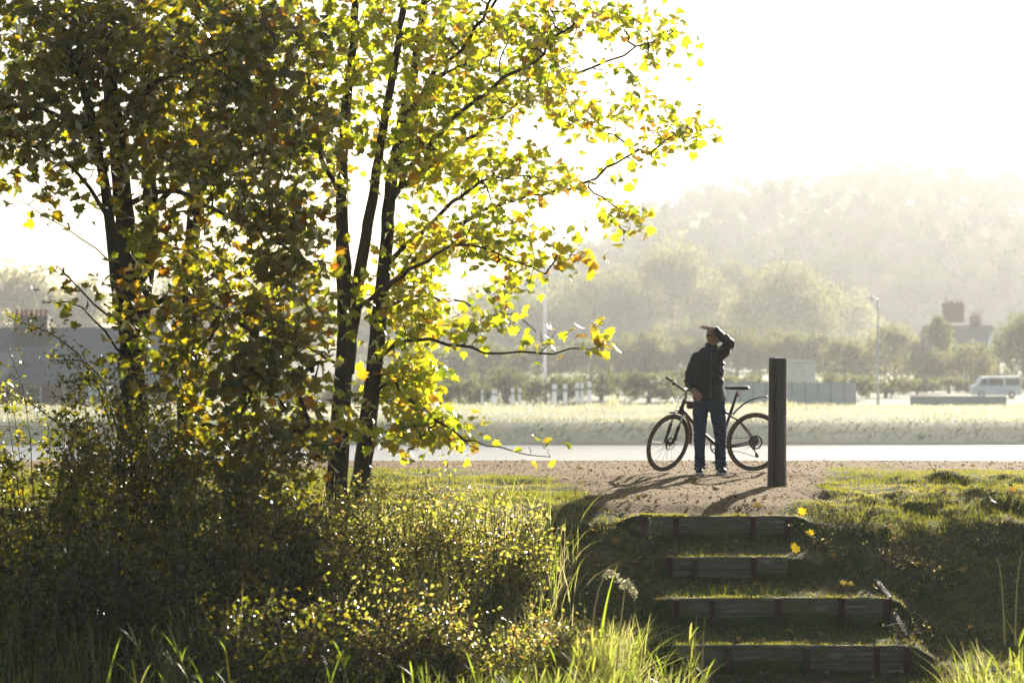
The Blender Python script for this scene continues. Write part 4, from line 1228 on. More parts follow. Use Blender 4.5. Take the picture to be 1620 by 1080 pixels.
def person():
    x0 = P(1121, 0, 30.0)[0]
    g = float(H(x0, 30.0))
    # head frame: tipped back, turned to the picture's left
    yaw, pitch, roll = R(-36), R(27), R(-6)
    Rh = np.array((Matrix.Rotation(yaw, 3, 'Z') @ Matrix.Rotation(roll, 3, 'Y') @ Matrix.Rotation(-pitch, 3, 'X')))   # local: face looks along -y
    hc = np.array([.055, -.035, 1.632])
    hp = lambda q: hc + Rh @ np.array(q, float)
    # skull shaped over a sphere
    v, f = ball((0, 0, 0), (1, 1, 1), 24)
    x, y, z = v.T
    X, Y, Z = x * .076, y * .096, z * .118
    face = sstep(0.0, -.6, y)
    X = X * (1 - .20 * sstep(0, -1, z) * (1 - .3 * (y < 0)))          # jaw narrows
    Y = Y - .010 * face * sstep(-.1, -.9, z) + .012 * sstep(-.1, -1, z) * (y > 0)
    for sx in (-1, 1):                                               # eye sockets, cheek bones
        Y = Y + .010 * face * np.exp(-((x - sx * .40) ** 2 / .03 + (z - .10) ** 2 / .012))
        Y = Y - .006 * face * np.exp(-((x - sx * .50) ** 2 / .03 + (z + .20) ** 2 / .03))
    Y = Y - .008 * face * np.exp(-((z - .26) ** 2 / .010 + x ** 2 / .4))     # brow
    Y = Y - .006 * face * np.exp(-((z + .86) ** 2 / .02 + x ** 2 / .06))     # chin
    Y = Y - .005 * face * np.exp(-((z + .52) ** 2 / .004 + x ** 2 / .05)) + .004 * face * np.exp(-((z + .58) ** 2 / .0015 + x ** 2 / .06))
    skull = (np.stack([X, Y, Z], 1) @ Rh.T + hc, f)
    nose = limb([hp(q) for q in ((0, -.088, .022), (0, -.104, -.006), (0, -.117, -.027), (0, -.094, -.036))], [(.008, .010), (.011, .012), (.0145, .012), (.012, .008)], 10, 12)
    ears = []
    for sx in (-1, 1):
        ears.append(ball(hp((sx * .077, .012, .0)), (.009, .018, .032), 8, Rh))
    neck = limb([(.035, .005, 1.44), (.042, -.005, 1.52), hp((0, .02, -.06))], [.058, .056, .055], 14)
    Sl, Sr = np.array([.160, .0, 1.420]), np.array([-.148, .0, 1.392])
    Lel, Lwr = np.array([.235, -.20, 1.540]), np.array([.045, -.205, 1.712])
    Rel, Rwr = np.array([-.228, .03, 1.10]), np.array([-.178, -.125, .985])
    torso = limb([(0, 0, .88), (0, .0, 1.0), (0, 0, 1.15), (.005, 0, 1.3), (.015, 0, 1.42), (.03, 0, 1.47)], [(.15, .10), (.145, .098), (.155, .10), (.17, .105), (.15, .085), (.07, .065)], 16)
    la = limb([Sl, (Sl + Lel) / 2, Lel, (Lel + Lwr) / 2, Lwr], [.052, .046, .038, .037, .027], 12)
    ra = limb([Sr, (Sr + Rel) / 2, Rel, (Rel + Rwr) / 2, Rwr], [.052, .046, .038, .037, .027], 12)
    ll = limb([(-.08, 0, .88), (-.095, -.01, .64), (-.104, -.02, .46), (-.104, .01, .28), (-.103, .01, .06)], [.082, .07, .052, .05, .034], 12)
    rl = limb([(.08, 0, .88), (.112, -.01, .64), (.136, -.02, .46), (.140, .01, .28), (.140, .01, .06)], [.082, .07, .052, .05, .034], 12)
    lh = hand(Lwr + np.array([-.015, 0, .004]), (-.82, -.42, .10), (.06, .45, -.9), .10, 1.0, thumb_side=1.0, spread=.30)
    rh = hand(Rwr + np.array([.008, -.012, -.008]), (.45, -.50, -.70), (.35, .80, -.4), .75, .98, thumb_side=-1.0)
    body = remesh([skull, nose, neck, torso, la, ra, ll, rl] + ears + lh + rh, .0052, 3)
    po = link('person', body, M['skin'])
    po.location = (x0, 30.0, g)
    po.rotation_euler = (R(-1.5), 0, 0)
    tag(po, 'person in black jacket and jeans shading their eyes beside the bicycle', 'person')
    # hair: cap of hair over the back and crown
    v, f = ball((0, 0, 0), (1, 1, 1), 24)
    x, y, z = v.T
    keep = (z > .30 + .25 * -y) | ((y > .12) & (z > -.55))
    lift = 1.05 + .02 * fbm(x * 6 + 9, z * 6 + y * 5, 61, 3)
    W = np.stack([x * .079 * lift, y * .099 * lift + .003, z * .121 * lift], 1) @ Rh.T + hc
    fk = [q for q in f if keep[q].all()]
    obj('hair', W, fk, M['hair'], po, smooth=True)
    for sx in (-1, 1):
        vv, ff = ball(hp((sx * .030, -.0775, .014)), .0095, 8)
        obj('eye', vv, ff, M['eye'], po, smooth=True)
        vv, ff = limb([hp((sx * .014, -.097, .034)), hp((sx * .032, -.094, .040)), hp((sx * .050, -.080, .034))], [.003, .0045, .002], 6)
        obj('eyebrow', vv, ff, M['hair'], po, smooth=True)
    vv, ff = limb([hp((-.030, -.088, -.054)), hp((-.014, -.101, -.047)), hp((0, -.105, -.046)), hp((.014, -.101, -.047)), hp((.030, -.088, -.054))], [.005, .008, .008, .008, .005], 8)
    obj('moustache', vv, ff, M['moustache'], po, smooth=True)
    # jacket
    jt = limb([(.012, 0, .862), (.01, 0, .93), (.006, 0, 1.06), (.008, 0, 1.2), (.012, 0, 1.33), (.018, .0, 1.42), (.03, .003, 1.475)], [(.175, .128), (.178, .128), (.172, .122), (.178, .128), (.182, .126), (.150, .108), (.092, .085)], 20)
    col = limb([(.032, .005, 1.45), (.037, .006, 1.50), (.042, .008, 1.545)], [(.088, .082), (.078, .074), (.074, .072)], 16)
    jl = limb([Sl - [.03, 0, .02], (Sl + Lel) / 2 + [0, 0, -.004], Lel, (Lel + Lwr) / 2, Lwr + [.012, 0, -.008]], [.078, .070, .060, .053, .043], 14)
    jr = limb([Sr + [.03, 0, -.01], (Sr + Rel) / 2 + [-.006, 0, 0], Rel, (Rel + Rwr) / 2, Rwr + [-.006, .02, .014]], [.078, .068, .060, .053, .045], 14)
    jm = remesh([jt, col, jl, jr, ball(Sl - [.02, 0, .02], .078), ball(Sr + [.02, 0, -.02], .074), ball(Lel, .064), ball(Rel, .062)], .0075, 8)
    v = verts_of(jm); nn = normals_of(jm)
    # cloth folds
    def crease(v, c, axis, amp, fq, rad):
        ax = np.array(axis, float); ax /= np.linalg.norm(ax)
        d = v - np.array(c)
        s = d @ ax
        return amp * np.sin(s * fq + 3 * fbm(v[:, 0] * 9, v[:, 2] * 9, 71, 2)) * np.exp(-(d ** 2).sum(1) / rad ** 2)
    dsp = crease(v, Lel, (1, .3, .6), .011, 130, .13) + crease(v, Rel, (.2, -.3, 1), .010, 110, .15) + crease(v, (.0, -.1, .98), (.25, 0, 1), .009, 75, .22)
    dsp += crease(v, (.17, -.02, 1.30), (.6, 0, -.8), .013, 80, .16) + crease(v, (-.12, -.05, 1.25), (.5, 0, .8), .006, 85, .12) + crease(v, (.14, -.05, 1.08), (.5, 0, .9), .012, 70, .16)
    dsp += .007 * fbm(v[:, 0] * 14 + v[:, 1] * 10, v[:, 2] * 10, 73, 3)
    v2 = v + nn * dsp[:, None]
    flare = sstep(1.0, .86, v[:, 2]) * (np.abs(v[:, 0]) < .215)
    v2[:, 0] += .012 * flare * np.sign(v[:, 0]) * (1 + np.sin(v[:, 1] * 40))
    jm.vertices.foreach_set('co', v2.astype(np.float32).ravel()); jm.update()
    jo = link('jacket', jm, M['jacket'], po)
    vv, ff = tube(smooth_path([(.022, -.137, .88), (.018, -.139, 1.0), (.015, -.134, 1.15), (.02, -.140, 1.3), (.03, -.118, 1.43)], 24), [(.008, .005)] * 24, 8)
    obj('zip', vv, ff, M['zip'], jo, smooth=True)
    for sx in (-1, 1):
        vv, ff = bevel_box((.012 + sx * .105, -.114, .97), (.014, .012, .13), .004)
        vv[:, 0] += (vv[:, 2] - .97) * -.35 * sx
        obj('pocket_flap', vv, ff, M['jacket'], jo)
    vv, ff = limb([(.034, -.012, 1.44), (.038, -.012, 1.50), (.043, -.01, 1.535)], [(.082, .082), (.068, .07), (.064, .066)], 18)
    obj('jumper', vv, ff, M['jumper'], po, smooth=True)
    # jeans
    pel = limb([(.008, 0, .97), (.008, 0, .88), (.008, 0, .80)], [(.155, .112), (.168, .12), (.150, .105)], 18)
    jll = limb([(-.078, 0, .86), (-.092, -.006, .72), (-.104, -.012, .58), (-.108, -.018, .46), (-.104, -.002, .30), (-.100, .004, .14), (-.099, .0, .055)], [.100, .092, .080, .072, .066, .064, .068], 16)
    jrl = limb([(.092, 0, .86), (.108, -.006, .72), (.128, -.012, .58), (.138, -.018, .46), (.140, -.002, .30), (.141, .004, .14), (.140, .0, .055)], [.100, .092, .081, .073, .067, .064, .068], 16)
    dm_ = remesh([pel, jll, jrl], .007, 4)
    v = verts_of(dm_); nn = normals_of(dm_)
    dsp = np.zeros(len(v))
    for kx in (-.106, .138):
        dsp += crease(v, (kx, -.02, .46), (.35, 0, 1), .007, 120, .12) + crease(v, (kx, 0, .12), (.2, 0, 1), .010, 130, .10) + crease(v, (kx, 0, .74), (.8, 0, 1), .006, 80, .12)
    dsp += .005 * fbm(v[:, 0] * 16 + v[:, 1] * 11, v[:, 2] * 8, 77, 3)
    dm_.vertices.foreach_set('co', (v + nn * dsp[:, None]).astype(np.float32).ravel()); dm_.update()
    link('jeans', dm_, M['denim'], po)
    # shoes
    for sx, cx, out in ((-1, -.099, R(-8)), (1, .140, R(10))):
        pts = [(0, .085, .045), (0, .06, .055), (0, .0, .060), (0, -.07, .050), (0, -.13, .040), (0, -.165, .036), (0, -.185, .034)]
        rad = [(.028, .030), (.036, .045), (.040, .050), (.044, .040), (.046, .032), (.038, .026), (.016, .012)]
        v, f = limb(pts, rad, 16, 22)
        v[:, 2] = np.maximum(v[:, 2], .014)
        c, s = math.cos(out), math.sin(out)
        rt = np.array([[c, -s, 0], [s, c, 0], [0, 0, 1]])
        so = obj('shoe', v @ rt.T + [cx, 0, .0], f, M['shoe'], po, smooth=True)
        ol = [(.034, .085), (.044, .03), (.046, -.06), (.050, -.12), (.042, -.165), (.02, -.192)]
        ol = [(-.0, .100)] + ol + [(-a, b) for a, b in ol[::-1]]
        n = len(ol)
        v = np.array([[a, b, .0] for a, b in ol] + [[a, b, .022] for a, b in ol]) @ rt.T + [cx, 0, .0]
        F = [list(range(n)), list(range(n, 2 * n))[::-1]] + [[i, n + i, n + (i + 1) % n, (i + 1) % n] for i in range(n)]
        obj('sole', v, F, M['sole'], so)


person()

# ------------------------------------------------------------------ bicycle
M['tyre'] = solid('dusty_tyre', [(.3, (.085, .062, .042)), (.7, (.19, .14, .095))], 30, .85, .4, 120, bdist=.003, spec=.2)
M['rim'] = solid('dark_rim', [(.3, (.03, .03, .03)), (.7, (.06, .06, .06))], 20, .35, metallic=.7)
M['spoke'] = solid('steel_spoke', [(.3, (.25, .25, .26)), (.7, (.38, .38, .39))], 20, .55, metallic=.4)
M['silver'] = solid('brushed_aluminium', [(.3, (.55, .55, .55)), (.7, (.72, .72, .72))], 20, .28, metallic=1.0)
M['black'] = solid('black_plastic', [(.3, (.010, .010, .011)), (.7, (.020, .020, .022))], 25, .45, spec=.25)
M['frame_paint'] = solid('dark_red_brown_paint', [(.3, (.055, .030, .022)), (.7, (.085, .048, .035))], 10, .3, spec=.5)
M['guard'] = solid('brown_grey_mudguard', [(.3, (.075, .058, .045)), (.7, (.13, .105, .08))], 15, .5)
M['red_lamp'] = solid('red_reflector', [(.3, (.45, .02, .04)), (.7, (.6, .04, .06))], 20, .25)
M['bag'] = solid('red_brown_bag', [(.3, (.13, .035, .022)), (.7, (.22, .06, .035))], 20, .6, .3)


def bicycle():
    Xc = P(1123.5, 0, 30.42)[0]
    root = tag(empty('bicycle', (Xc, 30.42, float(H(Xc, 30.42)) + .012), (R(7), 0, R(14))), 'dark mountain bicycle with mudguards leaning behind the standing person', 'bicycle')
    root.scale = (1.03, 1.03, 1.03)
    RH, FH, RAD = np.array([.53, 0, .345]), np.array([-.53, 0, .345]), .345
    BB = np.array([.095, 0, .285]); ST = np.array([.225, 0, .70]); SP = np.array([.292, 0, .93])
    HT, HB = np.array([-.345, 0, .845]), np.array([-.388, 0, .715])
    axis = (HT - HB) / np.linalg.norm(HT - HB)
    steer = R(30)
    Rs = np.array(Matrix.Rotation(steer, 3, Vector(axis)))
    sv = lambda p: (np.asarray(p, float) - HB) @ Rs.T + HB         # turned with the fork

    def wheel(hub, xf, disc_side):
        wr = empty('wheel'); wr.parent = root
        n = 56
        def ring(r0, prof):
            V, F = [], []
            k = len(prof)
            for i in range(n):
                a = 2 * np.pi * i / n
                for (dr, dy) in prof:
                    V.append([hub[0] + (r0 + dr) * math.cos(a), dy, hub[2] + (r0 + dr) * math.sin(a)])
            for i in range(n):
                for j in range(k):
                    F.append([i * k + j, i * k + (j + 1) % k, ((i + 1) % n) * k + (j + 1) % k, ((i + 1) % n) * k + j])
            return np.array(V), F
        tp = [(.020 * math.cos(a), .020 * math.sin(a)) for a in np.linspace(0, 2 * np.pi, 10, endpoint=False)]
        v, f = ring(RAD - .020, tp); obj('tyre', xf(v), f, M['tyre'], wr, smooth=True)
        v, f = ring(RAD - .046, [(.010, .012), (-.010, .008), (-.010, -.008), (.010, -.012)]); obj('rim', xf(v), f, M['rim'], wr)
        mb = MB()
        for i in range(32):
            a = 2 * np.pi * i / 32; s = 1 if i % 2 else -1
            a2 = a + (.9 if (i // 2) % 2 else -.9)
            p0 = hub + np.array([.022 * math.cos(a2), s * .028, .022 * math.sin(a2)]); p1 = hub + np.array([(RAD - .06) * math.cos(a), 0, (RAD - .06) * math.sin(a)])
            mb.add(*tube(xf(np.array([p0, p1])), .0013, 4))
        mb.build('spokes', M['spoke'], wr)
        v, f = tube([hub + [0, -.055, 0], hub + [0, -.034, 0], hub + [0, -.032, 0], hub + [0, .032, 0], hub + [0, .034, 0], hub + [0, .055, 0]], [.012, .012, .024, .024, .012, .012], 14, (1, 0, 0))
        obj('hub', xf(v), f, M['black'], wr, smooth=False)
        # disc with holes read as a ring and arms
        mb = MB()
        th = np.linspace(0, 2 * np.pi, 29)
        mb.add(*tube(xf(np.stack([hub[0] + .074 * np.cos(th), 0 * th + disc_side * .044, hub[2] + .074 * np.sin(th)], 1)), [(.0085, .0015)] * 29, 6, ref=(0, 0, 1), caps=False))
        for k in range(6):
            a = k * math.pi / 3
            mb.add(*tube(xf(np.array([hub + [.015 * math.cos(a), disc_side * .044, .015 * math.sin(a)], hub + [.072 * math.cos(a + .35), disc_side * .044, .072 * math.sin(a + .35)]])), .003, 5))
        mb.build('disc_rotor', M['black'], wr)
        return wr

    ident = lambda v: np.asarray(v, float)
    wheel(RH, ident, -1)
    fw = wheel(FH, sv, -1)
    # frame
    mb = MB()
    mb.add(*tube([HB + axis * -.005, HT + axis * .005], .022, 12, ref=(0, 1, 0)))
    mb.add(*limb([HB + axis * .03, (HB + BB) / 2 + [0, 0, -.01], BB], [(.021, .025), (.020, .026), .024], 12))
    mb.add(*limb([HT - axis * .03, (HT + ST) / 2 + [0, 0, .01], ST - [0.008, 0, .03]], [(.018, .021), .017, .016], 12))
    mb.add(*tube([BB, ST], [.0175, .0165], 12))
    mb.add(*tube([BB + [0, -.038, 0], BB + [0, .038, 0]], .024, 14))
    for s in (-1, 1):
        mb.add(*limb([BB + [.01, s * .028, 0], (BB + RH) / 2 + [0, s * .052, -.012], RH + [-.005, s * .062, 0]], [.013, .011, .009], 8))
        mb.add(*limb([ST + [-.004, s * .014, -.05], (ST + RH) / 2 + [-.03, s * .046, .05], RH + [-.025, s * .06, .045], RH + [0, s * .062, 0]], [.011, .0095, .009, .011], 8))
    mb.build('frame', M['frame_paint'], root, smooth=True)
    # fork
    fk = MB()
    crown = HB - axis * .03
    fk.add(*tube(sv([crown + [0, -.072, 0], crown + [0, 0, .012], crown + [0, .072, 0]]), [.018, .022, .018], 12))
    fk.add(*tube(sv([crown, HB]), .018, 10))
    fo = fk.build('fork', M['black'], root, smooth=True)
    for s in (-1, 1):
        top = crown + np.array([-.012, s * .066, .005]); bot = FH + np.array([0.01, s * .058, 0])
        m_ = top + (bot - top) * .42
        v, f = tube(sv([top, m_]), .0135, 12); obj('stanchion', v, f, M['silver'], fo, smooth=True)
        v, f = tube(sv([m_ - (bot - top) * .03, m_, m_ + (bot - top) * .5, bot]), [.021, .020, .0185, .016], 12); obj('lower_leg', v, f, M['black'], fo, smooth=True)
    v, f = bevel_box((0, 0, 0), (.045, .03, .07), .006)
    obj('brake_caliper', sv(v + FH + [.05, -.055, .075]), f, M['black'], fo)
    # stem, bar, grips, levers
    t0 = HT + axis * .035; t1 = HT + axis * .115 + np.array([-.035, 0, 0]); bc = t1 + np.array([-.045, 0, .02])
    v, f = limb(sv([HT, t0, t1, bc]), [.017, .019, .016, .018], 12); obj('stem', v, f, M['silver'], root, smooth=True)
    bar = []
    for s in (-1, 1):
        pass
    pts = [bc + [.055, -.33, .040], bc + [.030, -.22, .036], bc + [.004, -.10, .016], bc + [0, 0, 0], bc + [.004, .10, .016], bc + [.030, .22, .036], bc + [.055, .33, .040]]
    bp = smooth_path(pts, 30)
    v, f = tube(sv(bp), .0125, 10); bo = obj('handlebar', v, f, M['black'], root, smooth=True)
    for s in (-1, 1):
        e0 = bc + np.array([.057, s * .338, .0405]); e1 = bc + np.array([.034, s * .215, .036])
        v, f = tube(sv([e0, e0 + (e1 - e0) * .03, e0 + (e1 - e0) * .5, e1]), [.017, .0185, .0165, .018], 12); obj('grip', v, f, M['black'], bo, smooth=True)
        c = bc + np.array([.024, s * .19, .034])
        v, f = limb(sv([c, c + [-.035, s * .02, -.02], c + [-.06, s * .06, -.035], c + [-.05, s * .13, -.045]]), [.011, .009, .006, .005], 8); obj('brake_lever', v, f, M['silver'], bo, smooth=True)
        v, f = bevel_box((0, 0, 0), (.04, .03, .022), .005); obj('shifter', sv(v + c + [-.01, -s * .02, -.018]), f, M['black'], bo)
        q = smooth_path([c + [-.03, s * .0, -.02], bc + [-.10, s * .10, -.02], bc + [-.09, s * .03, -.12], HB + [-.04, s * .02, .03]], 16)
        v, f = tube(sv(q), .003, 5); obj('cable', v, f, M['black'], bo, smooth=True)
    # small bag under the bar, on the top tube
    v, f = bevel_box((0, 0, 0), (.17, .055, .06), .015); obj('frame_bag', v + HT + [.115, 0, -.075], f, M['bag'], root)
    # seat post and saddle
    v, f = tube([ST + (ST - BB) * -.05, ST + (ST - BB) * .02, SP], [.0195, .0185, .0135], 12); po = obj('seat_post', v, f, M['black'], root, smooth=True)
    v, f = tube([SP + [-.005, -.03, .012], SP + [-.005, .03, .012]], .016, 10); obj('clamp', v, f, M['silver'], po, smooth=True)
    prof = [(-.15, .016, .012), (-.12, .022, .016), (-.05, .030, .018), (.02, .052, .020), (.07, .072, .022), (.115, .076, .022), (.135, .05, .014)]
    v, f = limb([SP + [a, 0, .048 + .03 * max(0, a) ** 1.0 + .01 * (a < -.12)] for a, b, c in prof], [(b, c) for a, b, c in prof], 16, 26, ref=(0, 1, 0))
    so = obj('saddle', v, f, M['black'], root, smooth=True)
    for s in (-1, 1):
        v, f = limb([SP + [-.13, s * .008, .04], SP + [-.06, s * .021, .018], SP + [.04, s * .021, .018], SP + [.10, s * .03, .045]], [.0035] * 4, 6); obj('rail', v, f, M['silver'], so, smooth=True)
    v, f = bevel_box((0, 0, 0), (.022, .03, .036), .006); obj('rear_lamp', v + SP + [.012, 0, -.035], f, M['red_lamp'], po)
    # cranks
    cs = empty('crankset'); cs.parent = root
    th = np.linspace(0, 2 * np.pi, 37)
    mb = MB()
    mb.add(*tube(np.stack([BB[0] + .083 * np.cos(th), 0 * th + .052, BB[2] + .083 * np.sin(th)], 1), [(.009, .003)] * 37, 6, ref=(0, 0, 1), caps=False))
    for k in range(5):
        a = k * 2 * math.pi / 5
        mb.add(*tube([BB + [0, .052, 0], BB + [.08 * math.cos(a), .052, .08 * math.sin(a)]], .007, 6))
    mb.build('chainring', M['frame_paint'], cs)
    for s, a in ((1, R(68)), (-1, R(248))):
        e = BB + np.array([.17 * math.cos(a), s * .072, .17 * math.sin(a)])
        v, f = limb([BB + [0, s * .055, 0], (BB + [0, s * .06, 0] + e) / 2, e], [(.016, .009), (.013, .008), (.013, .008)], 10); obj('crank_arm', v, f, M['silver'], cs, smooth=True)
        v, f = bevel_box(e + [0, s * .055, 0], (.085, .075, .022), .006); obj('pedal', v, f, M['black'], cs)
    # cassette, derailleur, chain
    mb = MB()
    for k, r in enumerate((.062, .055, .048, .041, .034, .027)):
        mb.add(*tube([RH + [0, .030 + k * .0048, 0], RH + [0, .0325 + k * .0048, 0]], r, 24))
    mb.build('cassette', M['black'], root)
    dr = MB()
    dr.add(*limb([RH + [.012, .066, -.01], RH + [.03, .07, -.055], RH + [.015, .062, -.085]], [.012, .013, .012], 8))
    dr.add(*limb([RH + [.015, .056, -.085], RH + [.035, .056, -.13], RH + [.055, .056, -.175]], [(.008, .012), (.007, .010), (.008, .012)], 8))
    for q in ((.015, .056, -.085), (.053, .056, -.17)):
        dr.add(*tube([RH + np.array(q) + [0, -.006, 0], RH + np.array(q) + [0, .006, 0]], .021, 14))
    dr.build('rear_derailleur', M['black'], root)
    ch = smooth_path([BB + [0, .052, .086], BB + [-.083, .052, 0], BB + [0, .052, -.086], (BB + RH) / 2 + [.02, .052, -.09], RH + [.05, .055, -.19], RH + [.07, .055, -.165], RH + [.03, .055, -.12], RH + [-.0, .055, -.08], RH + [.045, .05, -.02], RH + [.03, .05, .04], (BB + RH) / 2 + [0, .05, .07], BB + [0, .052, .086]], 60)
    v, f = tube(ch, (.004), 5, caps=False); obj('chain', v, f, M['rim'], root)
    # mudguards
    def guard(pts, xf, wd, name='mudguard'):
        q = smooth_path(pts, 22)
        v, f = tube(q, [(wd * .5, .004)] * 22, 10, ref=(0, 1, 0))
        v[:, 2] -= 14 * (v[:, 1]) ** 2 * .6
        return obj(name, xf(v), f, M['guard'], root, smooth=True)
    ar = lambda a, r: FH + np.array([r * math.cos(a), 0, r * math.sin(a)])
    guard([ar(R(a), RAD + .028) for a in (97, 80, 60, 38, 14, -8)], sv, .055)
    guard([ST + [.02, 0, -.03], ST + [.075, 0, .03], ST + [.16, 0, .10], ST + [.26, 0, .15], ST + [.36, 0, .175], ST + [.44, 0, .185]], ident, .060)
    return root


bicycle()

# ------------------------------------------------------------------ the far side of the water
M['white_paint'] = solid('white_paint', [(.3, (.66, .66, .65)), (.7, (.80, .80, .79))], 6, .5)
M['dark_band'] = solid('dark_band', [(.3, (.05, .05, .05)), (.7, (.08, .08, .08))], 6, .5)
M['steel'] = solid('galvanised_steel', [(.3, (.40, .42, .43)), (.7, (.52, .54, .55))], 4, .45, metallic=.6)
M['slate'] = solid('roof_slate', [(.3, (.20, .185, .165)), (.7, (.29, .27, .245))], 3, .6, .3, 12, bdist=.03)
M['sunlit_tile'] = solid('sunlit_roof_tile', [(.3, (.30, .26, .22)), (.7, (.42, .37, .31))], 3, .7, .3, 12, bdist=.03)  # paler than the slate: sunlight on one roof slope put into the colour
M['brick'] = solid('red_brown_brick', [(.3, (.17, .10, .075)), (.7, (.27, .165, .12))], 5, .85, .3, 20, bdist=.02)
M['grey_brick'] = solid('smoke_grey_brick', [(.3, (.10, .085, .07)), (.7, (.16, .14, .12))], 5, .85, .3, 20, bdist=.02)
M['pot'] = solid('terracotta_pot', [(.3, (.34, .12, .075)), (.7, (.46, .18, .11))], 6, .8)
M['glass'] = solid('window_glass', [(.3, (.03, .035, .04)), (.7, (.05, .055, .06))], 2, .08, spec=.6)
M['render_white'] = solid('white_render', [(.3, (.62, .62, .60)), (.7, (.76, .76, .74))], 2, .8)
M['concrete'] = solid('grey_concrete', [(.3, (.26, .26, .24)), (.7, (.36, .36, .34))], 2, .85)
M['cabin'] = solid('pale_grey_cladding', [(.3, (.42, .42, .39)), (.7, (.52, .52, .48))], 2, .6)

# meadow grass and the rough water's edge
n = 26000
d = rng.uniform(89, 118.5, n); px = rng.uniform(-250, 1950, n)
xy = np.stack([(px - 810) / FPX * d, d], 1)
k = fbm(xy[:, 0] * .5, xy[:, 1] * .2, 81, 3)
hh = rng.uniform(.04, .10, n) * (1 + .5 * np.clip(k, -.5, 1)) * (1 + 1.0 * sstep(112, 118, d))
hh = hh + .55 * np.exp(-((px - 970) / 9) ** 2) * (d > 112) + .35 * np.exp(-((px - 1230) / 22) ** 2) * (d > 112)
blades('meadow_grass', 'pale sunlit meadow grass on the far side of the water', xy, hh, rng.uniform(.03, .06, n), 'straw', rng.uniform(0, 1, n), 2, .4)
n = 5000
d = rng.uniform(86.6, 91.0, n); px = rng.uniform(-250, 1950, n)
xy = np.stack([(px - 810) / FPX * d, d], 1)
k = fbm(xy[:, 0] * .8, xy[:, 1] * .8, 83, 3)
blades('bank_grass', 'dull green grass down the far bank to the water', xy, rng.uniform(.03, .09, n) * (1 + .6 * k), rng.uniform(.03, .06, n), 'dull_grass', np.clip(.4 + .4 * k + rng.normal(0, .2, n), 0, 1), 2, .4)

# white marker posts
for i, (px, wpx, hpx, lab) in enumerate([(763, 4, 22, 'thin white marker post, first from the maple on the far bank'), (782, 10, 22, 'broad white marker post, second from the maple on the far bank'), (811, 6, 24, 'white marker post left of the close pair on the far bank'),
                                         (822, 5, 24, 'white marker post, last before the tall pale mast on the far bank'), (877, 8, 30, 'white marker post just right of the tall pale mast'), (894, 7, 30, 'white marker post, second right of the tall pale mast'),
                                         (913, 6, 32, 'white marker post, left one of the close trio right of the mast'), (921, 5, 32, 'white marker post in the middle of the close trio right of the mast'), (932, 7, 34, 'tallest white marker post, right end of the row by the mast')]):
    dd = 118.0
    x = P(px, 0, dd)[0]; z = float(H(x, dd))
    h = hpx / FPX * dd * 1.1; ww = wpx / FPX * dd
    r_ = tag(empty('marker_post', (x, dd, z)), lab, 'post', 'white marker posts beyond the water')
    v, f = bevel_box((0, 0, h / 2 - .1), (ww, .14, h + .2), .02); obj('post', v, f, M['tube'], r_, attr={'tint': np.full(len(v), .5)})
    v, f = bevel_box((0, 0, h * .70), (ww + .012, .152, h * .09), .004); obj('band', v, f, M['concrete'], r_)

# tall mast
x = P(862, 0, 230)[0]; z = float(H(x, 230)); top = P(862, 240, 230)[2]
r_ = tag(empty('mast', (x, 230, z)), 'tall slim pale mast rising behind the maple branches, beyond the water', 'mast')
v, f = tube([(0, 0, -.3), (0, 0, 2.5), (0, 0, 2.6), (0, 0, top - z)], [.20, .19, .15, .09], 14); obj('shaft', v, f, M['tube'], r_, smooth=True, attr={'tint': np.full(len(v), .5)})
v, f = bevel_box((0, 0, .4), (.5, .5, .8), .04); obj('plinth', v, f, M['concrete'], r_)

# street lamp
x = P(1389, 0, 190)[0]; z = float(H(x, 190)); top = P(1389, 473, 190)[2] - z
r_ = tag(empty('street_lamp', (x, 190, z)), 'slender street lamp with a short arm beyond the meadow', 'street lamp')
v, f = tube([(0, 0, -.3), (0, 0, 1.4), (0, 0, 1.5), (0, 0, top)], [.11, .11, .075, .05], 12); obj('column', v, f, M['steel'], r_, smooth=True)
v, f = limb([(0, 0, top - .05), (-.15, 0, top + .05), (-.35, 0, top + .07)], [.04, .035, .03], 8); obj('arm', v, f, M['steel'], r_, smooth=True)
v, f = limb([(-.25, 0, top + .07), (-.45, 0, top + .10), (-.72, 0, top + .08)], [(.06, .06), (.16, .10), (.08, .05)], 12, ref=(0, 1, 0)); ho = obj('lamp_head', v, f, M['steel'], r_, smooth=True)
v, f = limb([(-.35, 0, top + .02), (-.5, 0, top + .0), (-.64, 0, top + .02)], [(.06, .05), (.12, .05), (.06, .04)], 10, ref=(0, 1, 0)); obj('lens', v, f, M['white_paint'], ho, smooth=True)

# low wall, panel fence, grey cabin
a, b_ = P(1440, 628, 205), P(1592, 628, 205)
v, f = bevel_box(((a + b_) / 2) - [0, 0, .5], (b_[0] - a[0], .3, 1.2), .03)
o = obj('low_wall', v, f, M['concrete']); tag(o, 'low grey wall along the road in front of the parked van', 'wall')
r_ = tag(empty('panel_fence', (P(1240, 0, 176)[0], 176, float(H(P(1240, 0, 176)[0], 176)))), 'pale grey panel fence below the big round tree', 'fence')
fz = P(0, 604, 176)[2]
for i in range(11):
    xa, xb = P(1130 + i * 20.5, 0, 176)[0], P(1130 + (i + 1) * 20.5, 0, 176)[0]
    bz = float(H((xa + xb) / 2, 176))
    v, f = bevel_box((((xa + xb) / 2) - r_.location.x, random.uniform(-.02, .02), (fz + bz) / 2 - r_.location.z), (xb - xa - .09, .05, fz - bz - .1), .01); obj('panel', v, f, M['cabin'], r_)
    v, f = bevel_box((xa - r_.location.x, 0, (fz + bz) / 2 + .05 - r_.location.z), (.09, .10, fz - bz + .1), .01); obj('post', v, f, M['concrete'], r_)
